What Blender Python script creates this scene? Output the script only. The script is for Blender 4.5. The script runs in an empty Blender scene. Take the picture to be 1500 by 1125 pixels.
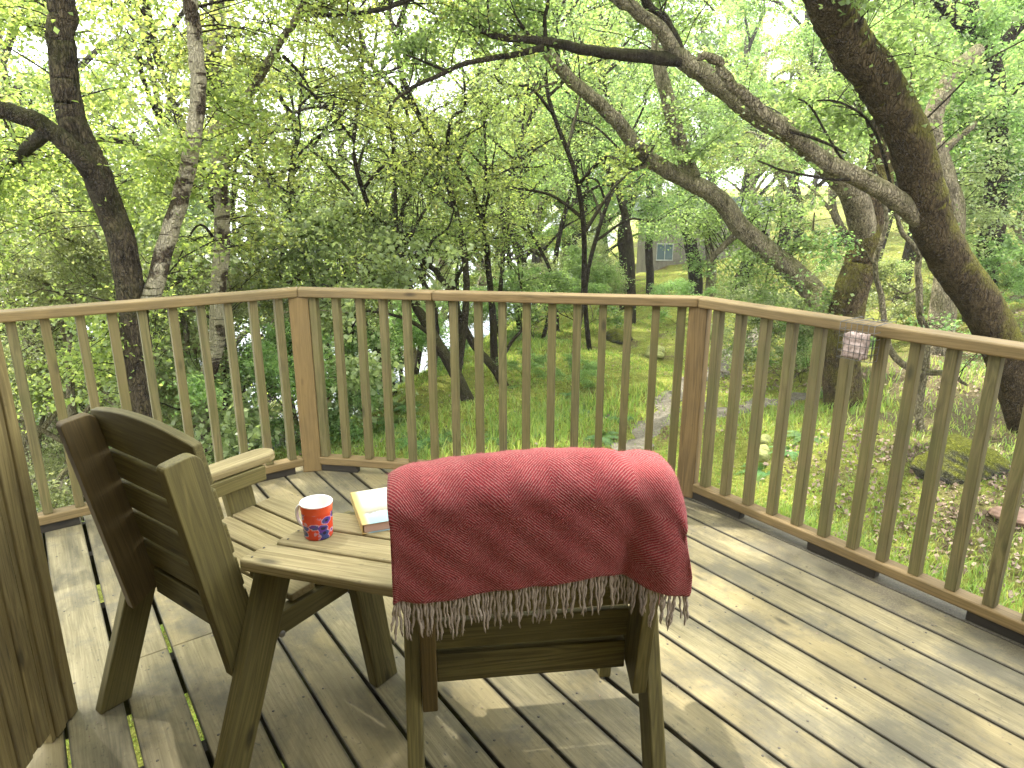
import bpy, bmesh, math, random
import numpy as np
from mathutils import Vector, Matrix
rng = np.random.default_rng(7)
random.seed(7)
sc = bpy.context.scene
COL = sc.collection

# ------------------------------------------------------------------ camera, sky, sun, exposure
F = 990.0; PITCH = math.atan(277.5/990); CH = 1.42
cd = bpy.data.cameras.new('camera'); cam = bpy.data.objects.new('camera', cd); COL.objects.link(cam)
cam.location = (0, 0, CH); cam.rotation_euler = (math.pi/2-PITCH, 0, 0)
cd.sensor_width = 36; cd.lens = 36*F/1500; cd.clip_start = 0.02; cd.clip_end = 3000
sc.camera = cam
sc.view_settings.view_transform = 'Standard'; sc.view_settings.look = 'None'
sc.view_settings.exposure = 2.0; sc.view_settings.gamma = 1
HAZE = .0012
SUN_EL, SUN_AZ = math.radians(60), math.radians(-50)     # azimuth from +Y towards +X
w = bpy.data.worlds.new('World'); sc.world = w; w.use_nodes = True
nt = w.node_tree; nt.nodes.clear()
sky = nt.nodes.new('ShaderNodeTexSky'); sky.sky_type = 'NISHITA'; sky.sun_disc = False
sky.sun_elevation = SUN_EL; sky.sun_rotation = SUN_AZ; sky.dust_density = 2.0
tc = nt.nodes.new('ShaderNodeTexCoord'); nz = nt.nodes.new('ShaderNodeTexNoise')
nz.inputs['Scale'].default_value = 2.2; nz.inputs['Detail'].default_value = 6
cr = nt.nodes.new('ShaderNodeValToRGB'); cr.color_ramp.elements[0].position = .25; cr.color_ramp.elements[1].position = .5
mx = nt.nodes.new('ShaderNodeMix'); mx.data_type = 'RGBA'
bg = nt.nodes.new('ShaderNodeBackground'); bg.inputs['Strength'].default_value = 0.145
wo = nt.nodes.new('ShaderNodeOutputWorld')
L = nt.links.new
L(tc.outputs['Generated'], nz.inputs['Vector']); L(nz.outputs['Fac'], cr.inputs['Fac'])
L(cr.outputs['Color'], mx.inputs['Factor']); L(sky.outputs['Color'], mx.inputs['A'])
mx.inputs['B'].default_value = (10.5, 10.7, 11.0, 1)         # bright thin cloud
L(mx.outputs['Result'], bg.inputs['Color']); L(bg.outputs['Background'], wo.inputs['Surface'])
sd = bpy.data.lights.new('sun', 'SUN'); sd.energy = 4.2; sd.angle = math.radians(1.1); sd.color = (1, .95, .86)
so = bpy.data.objects.new('sun', sd); COL.objects.link(so)
sdir = Vector((math.sin(SUN_AZ)*math.cos(SUN_EL), math.cos(SUN_AZ)*math.cos(SUN_EL), math.sin(SUN_EL)))
so.rotation_euler = sdir.to_track_quat('Z', 'Y').to_euler(); so.location = (-10, 10, 20)
cy = sc.cycles
cy.max_bounces = 8; cy.diffuse_bounces = 4; cy.transmission_bounces = 4; cy.glossy_bounces = 2
cy.use_denoising = True; cy.caustics_reflective = False; cy.caustics_refractive = False
cy.sample_clamp_indirect = 6

def at(x, y, Y):
    """photograph point (x, y) at distance Y ahead of the camera"""
    a = (x-750)/F; b = (y-562.5)/F
    r = np.array([a, math.cos(PITCH)-b*math.sin(PITCH), -math.sin(PITCH)-b*math.cos(PITCH)])
    return r*Y/r[1]+np.array([0, 0, CH])
def on(x, y, z=0):
    a = (x-750)/F; b = (y-562.5)/F
    r = np.array([a, math.cos(PITCH)-b*math.sin(PITCH), -math.sin(PITCH)-b*math.cos(PITCH)])
    return r*((z-CH)/r[2])+np.array([0, 0, CH])

# ------------------------------------------------------------------ material helpers
class NT:
    def __init__(s, name):
        s.m = bpy.data.materials.new(name); s.m.use_nodes = True
        s.t = s.m.node_tree; s.t.nodes.clear()
        s.out = s.t.nodes.new('ShaderNodeOutputMaterial')
    def n(s, typ, **k):
        nd = s.t.nodes.new('ShaderNode'+typ)
        for a, b in k.items():
            if a in nd.inputs.keys() if isinstance(a, str) else False: s.set(nd, a, b)
            elif hasattr(nd, a): setattr(nd, a, b)
            else: s.set(nd, a.replace('_', ' '), b)
        return nd
    def set(s, nd, key, v):
        i = nd.inputs[key]
        if isinstance(v, bpy.types.NodeSocket): s.t.links.new(v, i)
        else: i.default_value = v
    def noise(s, vec, scale, detail=4, rough=.55, dist=0):
        nd = s.n('TexNoise'); s.set(nd, 'Scale', scale); s.set(nd, 'Detail', detail); s.set(nd, 'Roughness', rough); s.set(nd, 'Distortion', dist)
        if vec is not None: s.set(nd, 'Vector', vec)
        return nd.outputs['Fac']
    def ramp(s, fac, stops):
        nd = s.n('ValToRGB'); s.set(nd, 'Fac', fac); e = nd.color_ramp.elements
        while len(e) < len(stops): e.new(.5)
        for q, (p, c) in zip(e, stops):
            q.position = p; q.color = (c, c, c, 1) if isinstance(c, (int, float)) else (*c, 1)
        return nd.outputs['Color']
    def mix(s, f, a, b, mode='MIX'):
        nd = s.n('Mix'); nd.data_type = 'RGBA'; nd.blend_type = mode
        for k, v in (('Factor', f), ('A', a), ('B', b)):
            i = [q for q in nd.inputs if q.name == k and q.enabled][0] if k == 'Factor' else [q for q in nd.inputs if q.name == k and q.type == 'RGBA'][0]
            if isinstance(v, bpy.types.NodeSocket): s.t.links.new(v, i)
            else: i.default_value = v if k == 'Factor' else ((*v, 1) if len(v) == 3 else v)
        return [q for q in nd.outputs if q.type == 'RGBA'][0]
    def math(s, op, a, b=0, c=None):
        nd = s.n('Math'); nd.operation = op
        for i, v in enumerate((a, b, c)):
            if v is None: continue
            if isinstance(v, bpy.types.NodeSocket): s.t.links.new(v, nd.inputs[i])
            else: nd.inputs[i].default_value = v
        return nd.outputs[0]
    def map(s, vec, scale, loc=(0, 0, 0)):
        nd = s.n('Mapping'); s.set(nd, 'Vector', vec); nd.inputs['Scale'].default_value = scale; nd.inputs['Location'].default_value = loc
        return nd.outputs[0]
    def attr(s, name):
        nd = s.n('Attribute'); nd.attribute_name = name; return nd
    def bump(s, h, strength, dist=.01):
        nd = s.n('Bump'); s.set(nd, 'Height', h); s.set(nd, 'Strength', strength); s.set(nd, 'Distance', dist); return nd.outputs[0]
    def bsdf(s, col, rough=.7, spec=.3, normal=None, **k):
        nd = s.n('BsdfPrincipled'); s.set(nd, 'Base Color', col if isinstance(col, bpy.types.NodeSocket) else (*col, 1))
        s.set(nd, 'Roughness', rough); s.set(nd, 'Specular IOR Level', spec)
        if normal is not None: s.set(nd, 'Normal', normal)
        for a, b in k.items(): s.set(nd, a.replace('_', ' '), b)
        s.t.links.new(nd.outputs[0], s.out.inputs['Surface']); return nd
    def geo(s): return s.n('NewGeometry')

def wood(name, light, dark, grain, stain=.5, mould=(.05, .05, .035), moss=0.0, rough=.65, big=1.0, deck=False):
    s = NT(name); g = s.attr('gc').outputs['Vector']; rnd = s.attr('gr').outputs['Fac']
    fine = s.noise(s.map(g, (3, 160, 160)), 1, 5, .65)
    rings = s.noise(s.map(g, (1.1, 22, 22)), 1, 3, .5, 1.2)
    wv = s.math('FRACT', s.math('MULTIPLY', rings, 7.0))
    wv = s.math('ABSOLUTE', s.math('SUBTRACT', wv, .5))
    cl = s.noise(s.map(g, (5, 26, 26)), 1, 5, .65, .5)
    fac = s.math('ADD', s.math('MULTIPLY', fine, .42 if deck else .62), s.math('ADD', s.math('MULTIPLY', wv, .22 if deck else .5), s.math('MULTIPLY', cl, .42 if deck else .06)))
    col = s.mix(s.ramp(fac, [(.30, 0), (.72, 1)]), dark, light)
    col = s.mix(s.math('MULTIPLY', s.ramp(rnd, [(0, 0), (1, 1)]), .55), col, grain)
    # knots
    vo = s.n('TexVoronoi'); s.set(vo, 'Vector', s.map(g, (3.1, 9, 9))); s.set(vo, 'Scale', 1.0)
    col = s.mix(s.ramp(vo.outputs['Distance'], [(.045, .85), (.13, 0)]), col, [c*.35 for c in dark])
    pat = s.noise(s.map(g, (2.2*big, 6*big, 6*big)), 1, 5, .6, .6)
    col = s.mix(s.math('MULTIPLY', s.ramp(pat, [(.46, 0), (.70, 1)]), stain), col, mould)
    sp = s.noise(s.map(g, (38, 70, 70)), 1, 3, .6)
    col = s.mix(s.math('MULTIPLY', s.ramp(sp, [(.64, 0), (.72, 1)]), stain*.9), col, mould)
    if moss:
        ge = s.geo(); tn = s.noise(s.n('TexCoord').outputs['Object'], 9, 5, .6)
        col = s.mix(s.math('MULTIPLY', s.ramp(tn, [(.4, 0), (.65, 1)]), moss), col, (.10, .12, .025))
    if deck:
        Pq = s.n('TexCoord').outputs['Object']; sp_ = s.n('SeparateXYZ'); s.set(sp_, 'Vector', Pq)
        q = s.math('ADD', s.math('MULTIPLY', sp_.outputs['X'], .811), s.math('MULTIPLY', sp_.outputs['Y'], .585))
        ed = s.math('ABSOLUTE', s.math('SUBTRACT', s.math('FRACT', s.math('ADD', s.math('DIVIDE', s.math('SUBTRACT', q, .051), .1503), .5)), .5))
        ed = s.math('ADD', ed, s.math('MULTIPLY', s.math('SUBTRACT', s.noise(Pq, 22, 4, .6), .5), .05))
        col = s.mix(s.ramp(ed, [(.038, .92), (.085, 0)]), col, (.045, .038, .022))
        col = s.mix(s.ramp(sp_.outputs['Z'], [(.0, 0), (.001, 0)]), col, col)
        gn = s.noise(Pq, 7, 6, .7); gr_ = s.math('ADD', s.math('MULTIPLY', s.math('SUBTRACT', q, 2.16), 2.6), s.math('MULTIPLY', s.math('SUBTRACT', gn, .5), 2.2))
        col = s.mix(s.math('MULTIPLY', s.ramp(gr_, [(.25, 0), (.75, 1)]), .8), col, s.mix(s.ramp(s.noise(Pq, 160, 3, .7), [(.45, 0), (.62, 1)]), (.045, .038, .024), (.10, .088, .06)))
        bl_ = s.noise(Pq, 3.1, 6, .72); col = s.mix(s.math('MULTIPLY', s.ramp(bl_, [(.49, 0), (.60, 1)]), .68), col, (.10, .092, .062))
        col = s.mix(s.math('MULTIPLY', s.ramp(s.noise(Pq, 60, 4, .7), [(.62, 0), (.68, 1)]), .6), col, (.06, .05, .03))
    bm_ = s.bump(s.math('ADD', fine, s.math('MULTIPLY', wv, .25)), .35, .0016)
    s.bsdf(col, s.ramp(pat, [(.3, rough-.1), (.7, rough+.15)]), .35, bm_)
    return s.m

def leafmat(name, a, b, c, trans=.55, tcol=None, rough=.45):
    s = NT(name); r = s.geo().outputs['Random Per Island']
    oi = s.n('ObjectInfo').outputs['Random']
    col = s.ramp(r, [(0, a), (.5, b), (1, c)])
    pn = s.noise(s.geo().outputs['Position'], .9, 3, .6)
    col = s.mix(s.math('MULTIPLY', s.ramp(pn, [(.38, 0), (.62, 1)]), .4), col, a)
    hs = s.n('HueSaturation'); s.set(hs, 'Saturation', .86); s.set(hs, 'Color', col); s.set(hs, 'Hue', s.math('ADD', .485, s.math('MULTIPLY', oi, .03)))
    s.set(hs, 'Value', s.math('ADD', .85, s.math('MULTIPLY', oi, .3))); col = hs.outputs[0]
    p = s.n('BsdfPrincipled'); s.set(p, 'Base Color', col); s.set(p, 'Roughness', rough); s.set(p, 'Specular IOR Level', .5)
    t = s.n('BsdfTranslucent'); s.set(t, 'Color', s.mix(1.0, col, tcol or (2.0, 1.9, 1.1), 'MULTIPLY'))
    m = s.n('MixShader'); m.inputs[0].default_value = trans
    s.t.links.new(p.outputs[0], m.inputs[1]); s.t.links.new(t.outputs[0], m.inputs[2]); s.t.links.new(m.outputs[0], s.out.inputs['Surface'])
    return s.m

def bark(name, dark, light, mossc=(.13, .14, .025), moss=.5, birch=False, sc_=1.0):
    s = NT(name); P = s.n('TexCoord').outputs['Object']; ge = s.geo()
    n1 = s.math('ADD', s.math('MULTIPLY', s.noise(s.map(P, (34*sc_, 34*sc_, 8*sc_)), 1, 6, .7, 1.2), .7), s.math('MULTIPLY', s.noise(P, 5, 4, .6), .3))
    col = s.mix(s.ramp(n1, [(.38, 0), (.58, 1)]), dark, light)
    vo = s.n('TexVoronoi'); vo.feature = 'DISTANCE_TO_EDGE'; s.set(vo, 'Scale', 1.0)
    s.set(vo, 'Vector', s.map(s.mix(.12, P, s.n('TexNoise', Scale=9.0).outputs['Color']), (55*sc_, 55*sc_, 20*sc_)))
    crk = s.ramp(vo.outputs['Distance'], [(0, 0), (.16, 1)]); col = s.mix(s.math('MULTIPLY', s.math('SUBTRACT', 1, crk), .35), col, [q*.4 for q in dark])
    if birch:
        b1 = s.noise(s.map(P, (4, 4, 26)), 1, 4, .6, .4); b2 = s.noise(P, 3.2, 5, .65)
        m_ = s.math('MAXIMUM', s.ramp(b1, [(.56, 0), (.62, 1)]), s.ramp(b2, [(.50, 0), (.56, 1)]))
        col = s.mix(m_, s.mix(n1, (.30, .26, .17), (.42, .38, .27)), col)
    sep = s.n('SeparateXYZ'); s.set(sep, 'Vector', ge.outputs['Normal'])
    up = s.ramp(s.math('ADD', s.math('MULTIPLY', sep.outputs['Z'], .35), s.noise(P, 3.1, 6, .7)), [(.46, 0), (.72, 1)])
    mn = s.noise(P, 60, 3, .6)
    col = s.mix(s.math('MULTIPLY', up, moss), col, s.mix(s.ramp(mn, [(.3, 0), (.7, 1)]), [c*.45 for c in mossc], mossc))
    s.bsdf(col, .9, .12, s.bump(s.math('ADD', s.math('ADD', n1, s.math('MULTIPLY', crk, .6)), s.math('MULTIPLY', mn, .4)), 1.0, .03))
    return s.m

def plain(name, col, rough=.6, spec=.3, var=.25, scale=12, bumpd=0, metal=0):
    s = NT(name); P = s.n('TexCoord').outputs['Object']; n = s.noise(P, scale, 5, .6)
    c = s.mix(s.ramp(n, [(.3, 0), (.7, 1)]), [q*(1-var) for q in col], [min(1, q*(1+var)) for q in col])
    s.bsdf(c, rough, spec, s.bump(n, .5, bumpd) if bumpd else None, Metallic=metal); return s.m

M = {}
M['deck'] = wood('deck_wood', (.33, .285, .16), (.11, .092, .042), (.26, .205, .09), .85, (.065, .06, .038), rough=.6, deck=True)
M['rail'] = wood('rail_wood', (.28, .18, .075), (.11, .068, .024), (.16, .125, .045), .35, (.07, .06, .035))
M['baluster'] = wood('baluster_wood', (.20, .165, .068), (.085, .07, .026), (.13, .10, .035), .4, (.06, .06, .03), moss=.25)
M['post'] = wood('post_wood', (.24, .155, .06), (.10, .062, .022), (.20, .14, .05), .3, (.06, .05, .03))
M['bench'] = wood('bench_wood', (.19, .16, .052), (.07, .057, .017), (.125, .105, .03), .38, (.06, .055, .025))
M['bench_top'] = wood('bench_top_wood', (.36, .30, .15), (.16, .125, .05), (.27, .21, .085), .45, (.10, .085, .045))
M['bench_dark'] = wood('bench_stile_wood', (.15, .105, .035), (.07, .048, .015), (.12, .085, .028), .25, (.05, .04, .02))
M['darkwood'] = wood('dark_wood', (.04, .032, .02), (.018, .015, .01), (.03, .024, .016), .4, (.02, .02, .014))  # near-black wood tone for joists, spacer blocks and cabin roof
M['cladding'] = wood('cladding_wood', (.27, .215, .085), (.09, .065, .022), (.19, .145, .05), .4, (.05, .04, .02))
M['jamb'] = wood('jamb_wood', (.12, .06, .02), (.06, .03, .012), (.09, .05, .02), .3, (.03, .02, .01))
M['hut'] = wood('hut_wood', (.30, .275, .23), (.16, .145, .115), (.24, .21, .165), .4, (.05, .05, .045), big=.3)
M['leaf_birch'] = leafmat('birch_leaf', (.14, .20, .04), (.20, .27, .065), (.30, .35, .11), .6)
M['leaf_oak'] = leafmat('oak_leaf', (.11, .19, .04), (.16, .255, .065), (.24, .32, .10), .58, (1.9, 2.0, 1.4))
M['leaf_pale'] = leafmat('willow_leaf', (.15, .19, .06), (.21, .26, .09), (.32, .36, .16), .5, (1.8, 1.8, 1.3), .35)
M['leaf_far'] = leafmat('far_leaf', (.13, .19, .045), (.19, .26, .07), (.27, .33, .11), .6, (1.8, 1.9, 1.3))
M['fern'] = leafmat('fern_leaf', (.05, .13, .02), (.085, .20, .03), (.13, .25, .04), .45)
M['grass'] = leafmat('grass_blade', (.11, .20, .02), (.20, .30, .035), (.36, .37, .10), .5)
M['litter'] = leafmat('dead_leaf', (.11, .065, .035), (.20, .125, .075), (.33, .24, .16), .15, (1, 1, 1), .8)
M['bark_oak'] = bark('oak_bark', (.028, .020, .011), (.115, .085, .045), (.21, .20, .03), .95)
M['bark_limb'] = bark('pale_limb_bark', (.06, .048, .03), (.36, .31, .20), (.16, .17, .04), .5)
M['bark_dark'] = bark('dark_bark', (.014, .011, .008), (.07, .055, .036), (.10, .11, .025), .4)
M['bark_birch'] = bark('birch_bark', (.03, .022, .015), (.10, .075, .05), (.12, .13, .03), .3, True)
M['bark_mid'] = bark('mottled_birch_bark', (.012, .009, .007), (.10, .078, .048), (.12, .13, .03), .35)
M['bark_twig'] = bark('twig_bark', (.014, .011, .008), (.05, .038, .025), moss=.2)

# ------------------------------------------------------------------ mesh helpers
def link(o, parent=None):
    COL.objects.link(o)
    if parent is not None: o.parent = parent
    return o
def tag(o, label=None, cat=None, group=None, kind=None):
    if label: o['label'] = label
    if cat: o['category'] = cat
    if group: o['group'] = group
    if kind: o['kind'] = kind
    return o
def empty(name, loc=(0, 0, 0), rz=0.0):
    o = bpy.data.objects.new(name, None); o.location = loc; o.rotation_euler = (0, 0, rz); o.empty_display_size = .1
    return link(o)
def copy_tree(o, parent=None):
    c = o.copy(); COL.objects.link(c); c.parent = parent
    for ch in list(o.children): copy_tree(ch, c)
    return c
def npmesh(name, V, Fq, mat, parent=None, smooth=False, attrs=None):
    V = np.asarray(V, np.float32); Fq = np.asarray(Fq, np.int32); k = Fq.shape[1]; n = len(Fq)
    me = bpy.data.meshes.new(name); me.vertices.add(len(V)); me.vertices.foreach_set('co', V.ravel())
    me.loops.add(n*k); me.loops.foreach_set('vertex_index', Fq.ravel())
    me.polygons.add(n); me.polygons.foreach_set('loop_start', np.arange(0, n*k, k, dtype=np.int32))
    me.polygons.foreach_set('loop_total', np.full(n, k, np.int32))
    if smooth: me.polygons.foreach_set('use_smooth', np.ones(n, bool))
    me.update(calc_edges=True); me.materials.append(mat)
    return link(bpy.data.objects.new(name, me), parent)

class MB:
    """collects pieces of timber (each with its own grain direction) and links them as one mesh object"""
    def __init__(s): s.v = []; s.f = []; s.gc = []; s.gr = []
    def add(s, bm, fr=None, bev=.003, seg=2):
        bmesh.ops.recalc_face_normals(bm, faces=bm.faces)
        if bev:
            es = [e for e in bm.edges if len(e.link_faces) == 2 and e.calc_face_angle() > .5]
            bmesh.ops.bevel(bm, geom=es, offset=bev, segments=seg, profile=.5, affect='EDGES', clamp_overlap=True)
        off = Vector((random.uniform(0, 50), random.uniform(0, 50), random.uniform(0, 50))); r = random.random()
        b0 = len(s.v); bm.verts.ensure_lookup_table()
        for v in bm.verts:
            s.gc.append(v.co+off); s.gr.append(r); s.v.append(fr @ v.co if fr else v.co.copy())
        for f in bm.faces: s.f.append([b0+v.index for v in f.verts])
        bm.free()
    def box(s, size, fr, bev=.003, seg=2):
        """size = (length, width, thickness), centred on the frame; grain runs along local x"""
        bm = bmesh.new(); bmesh.ops.create_cube(bm, size=1)
        for v in bm.verts: v.co = Vector((v.co.x*size[0], v.co.y*size[1], v.co.z*size[2]))
        s.add(bm, fr, bev, seg); return s
    def prism(s, poly, t, fr, bev=.003, seg=2):
        """poly in local xy, thickness t centred on local z; grain along local x"""
        bm = bmesh.new(); a = [bm.verts.new((x, y, -t/2)) for x, y in poly]; b = [bm.verts.new((x, y, t/2)) for x, y in poly]
        bm.faces.new(a[::-1]); bm.faces.new(b); n = len(poly)
        for i in range(n): bm.faces.new((a[i], a[(i+1) % n], b[(i+1) % n], b[i]))
        s.add(bm, fr, bev, seg); return s
    def build(s, name, mat, parent=None):
        me = bpy.data.meshes.new(name); me.from_pydata([tuple(v) for v in s.v], [], s.f)
        a = me.attributes.new('gc', 'FLOAT_VECTOR', 'POINT'); a.data.foreach_set('vector', np.array(s.gc, np.float32).ravel())
        a = me.attributes.new('gr', 'FLOAT', 'POINT'); a.data.foreach_set('value', np.array(s.gr, np.float32))
        me.materials.append(mat); return link(bpy.data.objects.new(name, me), parent)
def frame(o, x, y):
    x = Vector(x).normalized(); y = Vector(y); z = x.cross(y).normalized(); y = z.cross(x)
    m = Matrix((x, y, z)).transposed().to_4x4(); m.translation = Vector(o); return m
def bolt(name, p, nrm, r, mat, parent):
    bm = bmesh.new(); bmesh.ops.create_uvsphere(bm, u_segments=12, v_segments=8, radius=r)
    for v in bm.verts: v.co.z *= .45
    me = bpy.data.meshes.new(name); bm.to_mesh(me); bm.free(); me.materials.append(mat)
    for q in me.polygons: q.use_smooth = True
    o = bpy.data.objects.new(name, me); o.location = p; o.rotation_euler = Vector(nrm).to_track_quat('Z', 'Y').to_euler()
    return link(o, parent)

def catmull(P, n=6):
    P = np.asarray(P, float); Q = np.vstack([2*P[0]-P[1], P, 2*P[-1]-P[-2]]); out = []
    for i in range(1, len(Q)-2):
        t = np.linspace(0, 1, n, endpoint=False)[:, None]; a, b, c, d = Q[i-1], Q[i], Q[i+1], Q[i+2]
        out.append(.5*((2*b)+(-a+c)*t+(2*a-5*b+4*c-d)*t**2+(-a+3*b-3*c+d)*t**3))
    out.append(P[-1][None]); return np.vstack(out)
class Tubes:
    def __init__(s): s.V = []; s.F = []; s.n = 0
    def add(s, pts, rad, sides=8, rough=0.0):
        pts = np.asarray(pts, float); k = len(pts); rad = np.broadcast_to(rad, (k,)) if np.ndim(rad) else np.full(k, rad)
        T = np.gradient(pts, axis=0); T /= np.linalg.norm(T, axis=1)[:, None]+1e-9
        up = np.where(np.abs(T[:, 2:3]) < .9, [[0, 0, 1.]], [[1., 0, 0]]); up = up[k//2][None].repeat(k, 0)
        A = np.cross(T, up); A /= np.linalg.norm(A, axis=1)[:, None]+1e-9; B = np.cross(T, A)
        th = np.linspace(0, 2*np.pi, sides, endpoint=False)
        R = rad[:, None]*np.ones(sides)[None]
        if rough:
            ph = rng.uniform(0, 6, 4); l = np.arange(k)[:, None]
            f = rough*.30; m_ = 1+f*(np.sin(3*th[None]+l*.17+ph[0])+.7*np.sin(5*th[None]-l*.23+ph[1])+.6*np.sin(l*.45+ph[2]+th[None])+.5*np.sin(7*th[None]+l*.11+ph[3])); R = R*(m_+rng.normal(0, rough*.22, R.shape))
        V = pts[:, None]+R[..., None]*(np.cos(th)[None, :, None]*A[:, None]+np.sin(th)[None, :, None]*B[:, None])
        i = np.arange(k-1)[:, None]*sides; j = np.arange(sides)[None]; j2 = (j+1) % sides
        Fq = np.stack([i+j, i+j2, i+sides+j2, i+sides+j], -1).reshape(-1, 4)+s.n
        s.V.append(V.reshape(-1, 3)); s.F.append(Fq); s.n += k*sides
    def build(s, name, mat, parent=None):
        return npmesh(name, np.vstack(s.V), np.vstack(s.F), mat, parent, True)

def leaves_mesh(name, C, size, mat, parent, flat=.75, long=1.3, tw=None):
    """one small folded leaf at every point of C"""
    n = len(C); N = rng.normal(0, 1, (n, 3))*flat+[0, 0, 1]; N /= np.linalg.norm(N, axis=1)[:, None]
    D = rng.normal(0, 1, (n, 3)); D -= (D*N).sum(1)[:, None]*N; D /= np.linalg.norm(D, axis=1)[:, None]; S = np.cross(N, D)
    L_ = (size*rng.uniform(.6, 1.25, n))[:, None]; W = L_/long*.5
    V = np.stack([C-D*L_*.5, C-S*W+N*W*.35-D*L_*.05, C+D*L_*.5-N*L_*.12, C+S*W+N*W*.35-D*L_*.05], 1).reshape(-1, 3)
    Fq = np.arange(4*n).reshape(-1, 4)
    if tw is None or not tw.V: return npmesh(name, V, Fq, mat, parent)
    TF = np.vstack(tw.F)+len(V); o = npmesh(name, np.vstack([V]+tw.V), np.vstack([Fq, TF]), mat, parent)
    o.data.materials.append(M['bark_twig']); o.data.polygons.foreach_set('material_index', np.r_[np.zeros(n, np.int32), np.ones(len(TF), np.int32)]); return o

def grow(limbs, blobs, tw, leafpts, nleaf, spread, reach=2.2, twr=.006, side=2, bothways=.5):
    """twigs from the nearest limb into every blob (centre, radii, count); sprays of leaf points along them"""
    base = np.vstack([l[0] for l in limbs]); br = np.concatenate([l[1] for l in limbs])
    for c, rad, cnt in blobs:
        c = np.asarray(c, float); rad = np.broadcast_to(np.asarray(rad, float), (3,))
        sub = max(1, cnt//7); subc = rng.normal(0, .5, (sub, 3)); subc = c+subc*rad
        for q in range(cnt):
            tip = subc[q % sub]+rng.normal(0, .22, 3)*rad
            d = np.linalg.norm(base-tip, axis=1); i = rng.choice(np.argsort(d*rng.uniform(.75, 1.35, len(d)))[:10]); o = base[i]
            v = tip-o; ln = np.linalg.norm(v)
            if ln > reach: o = tip-v/ln*reach*rng.uniform(.6, 1); v = tip-o; ln = np.linalg.norm(v)
            if ln < .25: continue
            t = np.linspace(0, 1, 7)[:, None]; wob = np.cumsum(rng.normal(0, .055*ln, (7, 3)), 0)*np.linspace(0, 1, 7)[:, None]
            p = o+v*t+wob+np.array([0, 0, 1])*np.sin(t*np.pi)*ln*.10-np.array([0, 0, 1])*t**3*ln*.08
            r0 = min(br[i]*.6, twr*(.55+.7*ln)*rng.uniform(.6, 1.1)); tw.add(p, np.linspace(r0, r0*.25, 7), 4)
            for _ in range(side):
                k = rng.integers(2, 6); a = rng.uniform(0, 6.28); q2 = p[k]+np.array([math.cos(a), math.sin(a), rng.uniform(-.1, .4)])*spread*rng.uniform(.7, 1.5)
                m_ = (p[k]+q2)/2+rng.normal(0, .03, 3); tw.add(np.array([p[k], m_, q2]), [r0*.4, r0*.3, r0*.15], 3)
            n = int(nleaf*rng.uniform(.6, 1.3)); tt = rng.uniform(.25, 1.05, n); ix = np.clip(tt*6, 0, 5.999); k = ix.astype(int)
            P0 = p[k]+(p[np.minimum(k+1, 6)]-p[k])*(ix-k)[:, None]
            a = rng.uniform(0, 6.28, n); rr = spread*np.abs(rng.normal(0, .6, n)); tilt = rng.normal(0, .22, 2)
            off = np.stack([np.cos(a)*rr, np.sin(a)*rr, rng.normal(0, .028, n)-rr*.15], 1); off[:, 2] += off[:, 0]*tilt[0]+off[:, 1]*tilt[1]
            leafpts.append(P0+off)

# ------------------------------------------------------------------ terrain
def sst(a, b, x): t = np.clip((x-a)/(b-a), 0, 1); return t*t*(3-2*t)
def gz(x, y):
    x = np.asarray(x, float); y = np.asarray(y, float)
    u = (x+1.2)*-.970+(y-8)*.2425
    z = -1.12-.045*np.clip(y-9, 0, 25)+.15*np.clip(x-3.2, 0, 30)+.03*np.clip(x, 0, 3)
    z = z-7.2*sst(-.5, 11, u)
    z = z+.10*np.sin(x*.9+1.3)*np.sin(y*.7+.4)+.05*np.sin(x*2.3+y*1.1)+.035*np.sin(x*3.7-y*2.9+1)+.02*np.sin(x*7.1+2)*np.sin(y*6.3)
    z = z+.45*np.exp(-(((x-9.2)/2.2)**2+((y-24)/2.4)**2))
    return np.where(np.hypot(x, y) > 150, np.minimum(z, 12), z)
def patch(x, y):   # 0..1 large smooth variation used for where litter or grass grows
    return .5+.25*np.sin(x*1.7+np.sin(y*1.3)*1.4)+.25*np.sin(y*2.1+np.sin(x*2.2)*1.2)
pathpts = [on(880, 672, -1.1), on(925, 642, -1.1), on(965, 612, -1.1), on(1000, 580, -1.12), on(1040, 550, -1.15), on(1080, 522, -1.2), on(1110, 500, -1.25), on(1125, 480, -1.35), on(1090, 452, -1.6)]
PP = catmull(np.array([[p[0], p[1], 0] for p in pathpts]), 10)
side_pts = [on(1010, 600, -1.1), on(1070, 610, -1.0), on(1130, 592, -1.0), on(1190, 572, -.95), on(1235, 566, -.9)]
PS = catmull(np.array([[p[0], p[1], 0] for p in side_pts]), 10)
def pdist(x, y, Q):
    d = np.full(np.shape(x), 1e9)
    for q in Q: d = np.minimum(d, np.hypot(x-q[0], y-q[1]))
    return d
n_ = 300
u_ = np.linspace(-1, 1, n_); gx = 3+420*np.sinh(6.6*u_)/np.sinh(6.6); gy = 9+420*np.sinh(6.6*u_)/np.sinh(6.6)
X, Y = np.meshgrid(gx, gy); Z = gz(X, Y)
V = np.stack([X, Y, Z], -1).reshape(-1, 3); i = (np.arange(n_-1)[:, None]*n_+np.arange(n_-1)[None]).reshape(-1)
s = NT('mossy_ground'); P = s.geo().outputs['Position']
a1 = s.noise(P, .9, 6, .65, .5); a2 = s.noise(P, 9, 6, .7); a3 = s.noise(P, 45, 4, .7)
c = s.mix(s.ramp(a2, [(.35, 0), (.65, 1)]), (.18, .205, .03), (.35, .36, .08))
c = s.mix(s.ramp(a1, [(.55, 0), (.66, 1)]), c, s.mix(s.ramp(a3, [(.4, 0), (.6, 1)]), (.10, .065, .035), (.20, .14, .085)))
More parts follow.
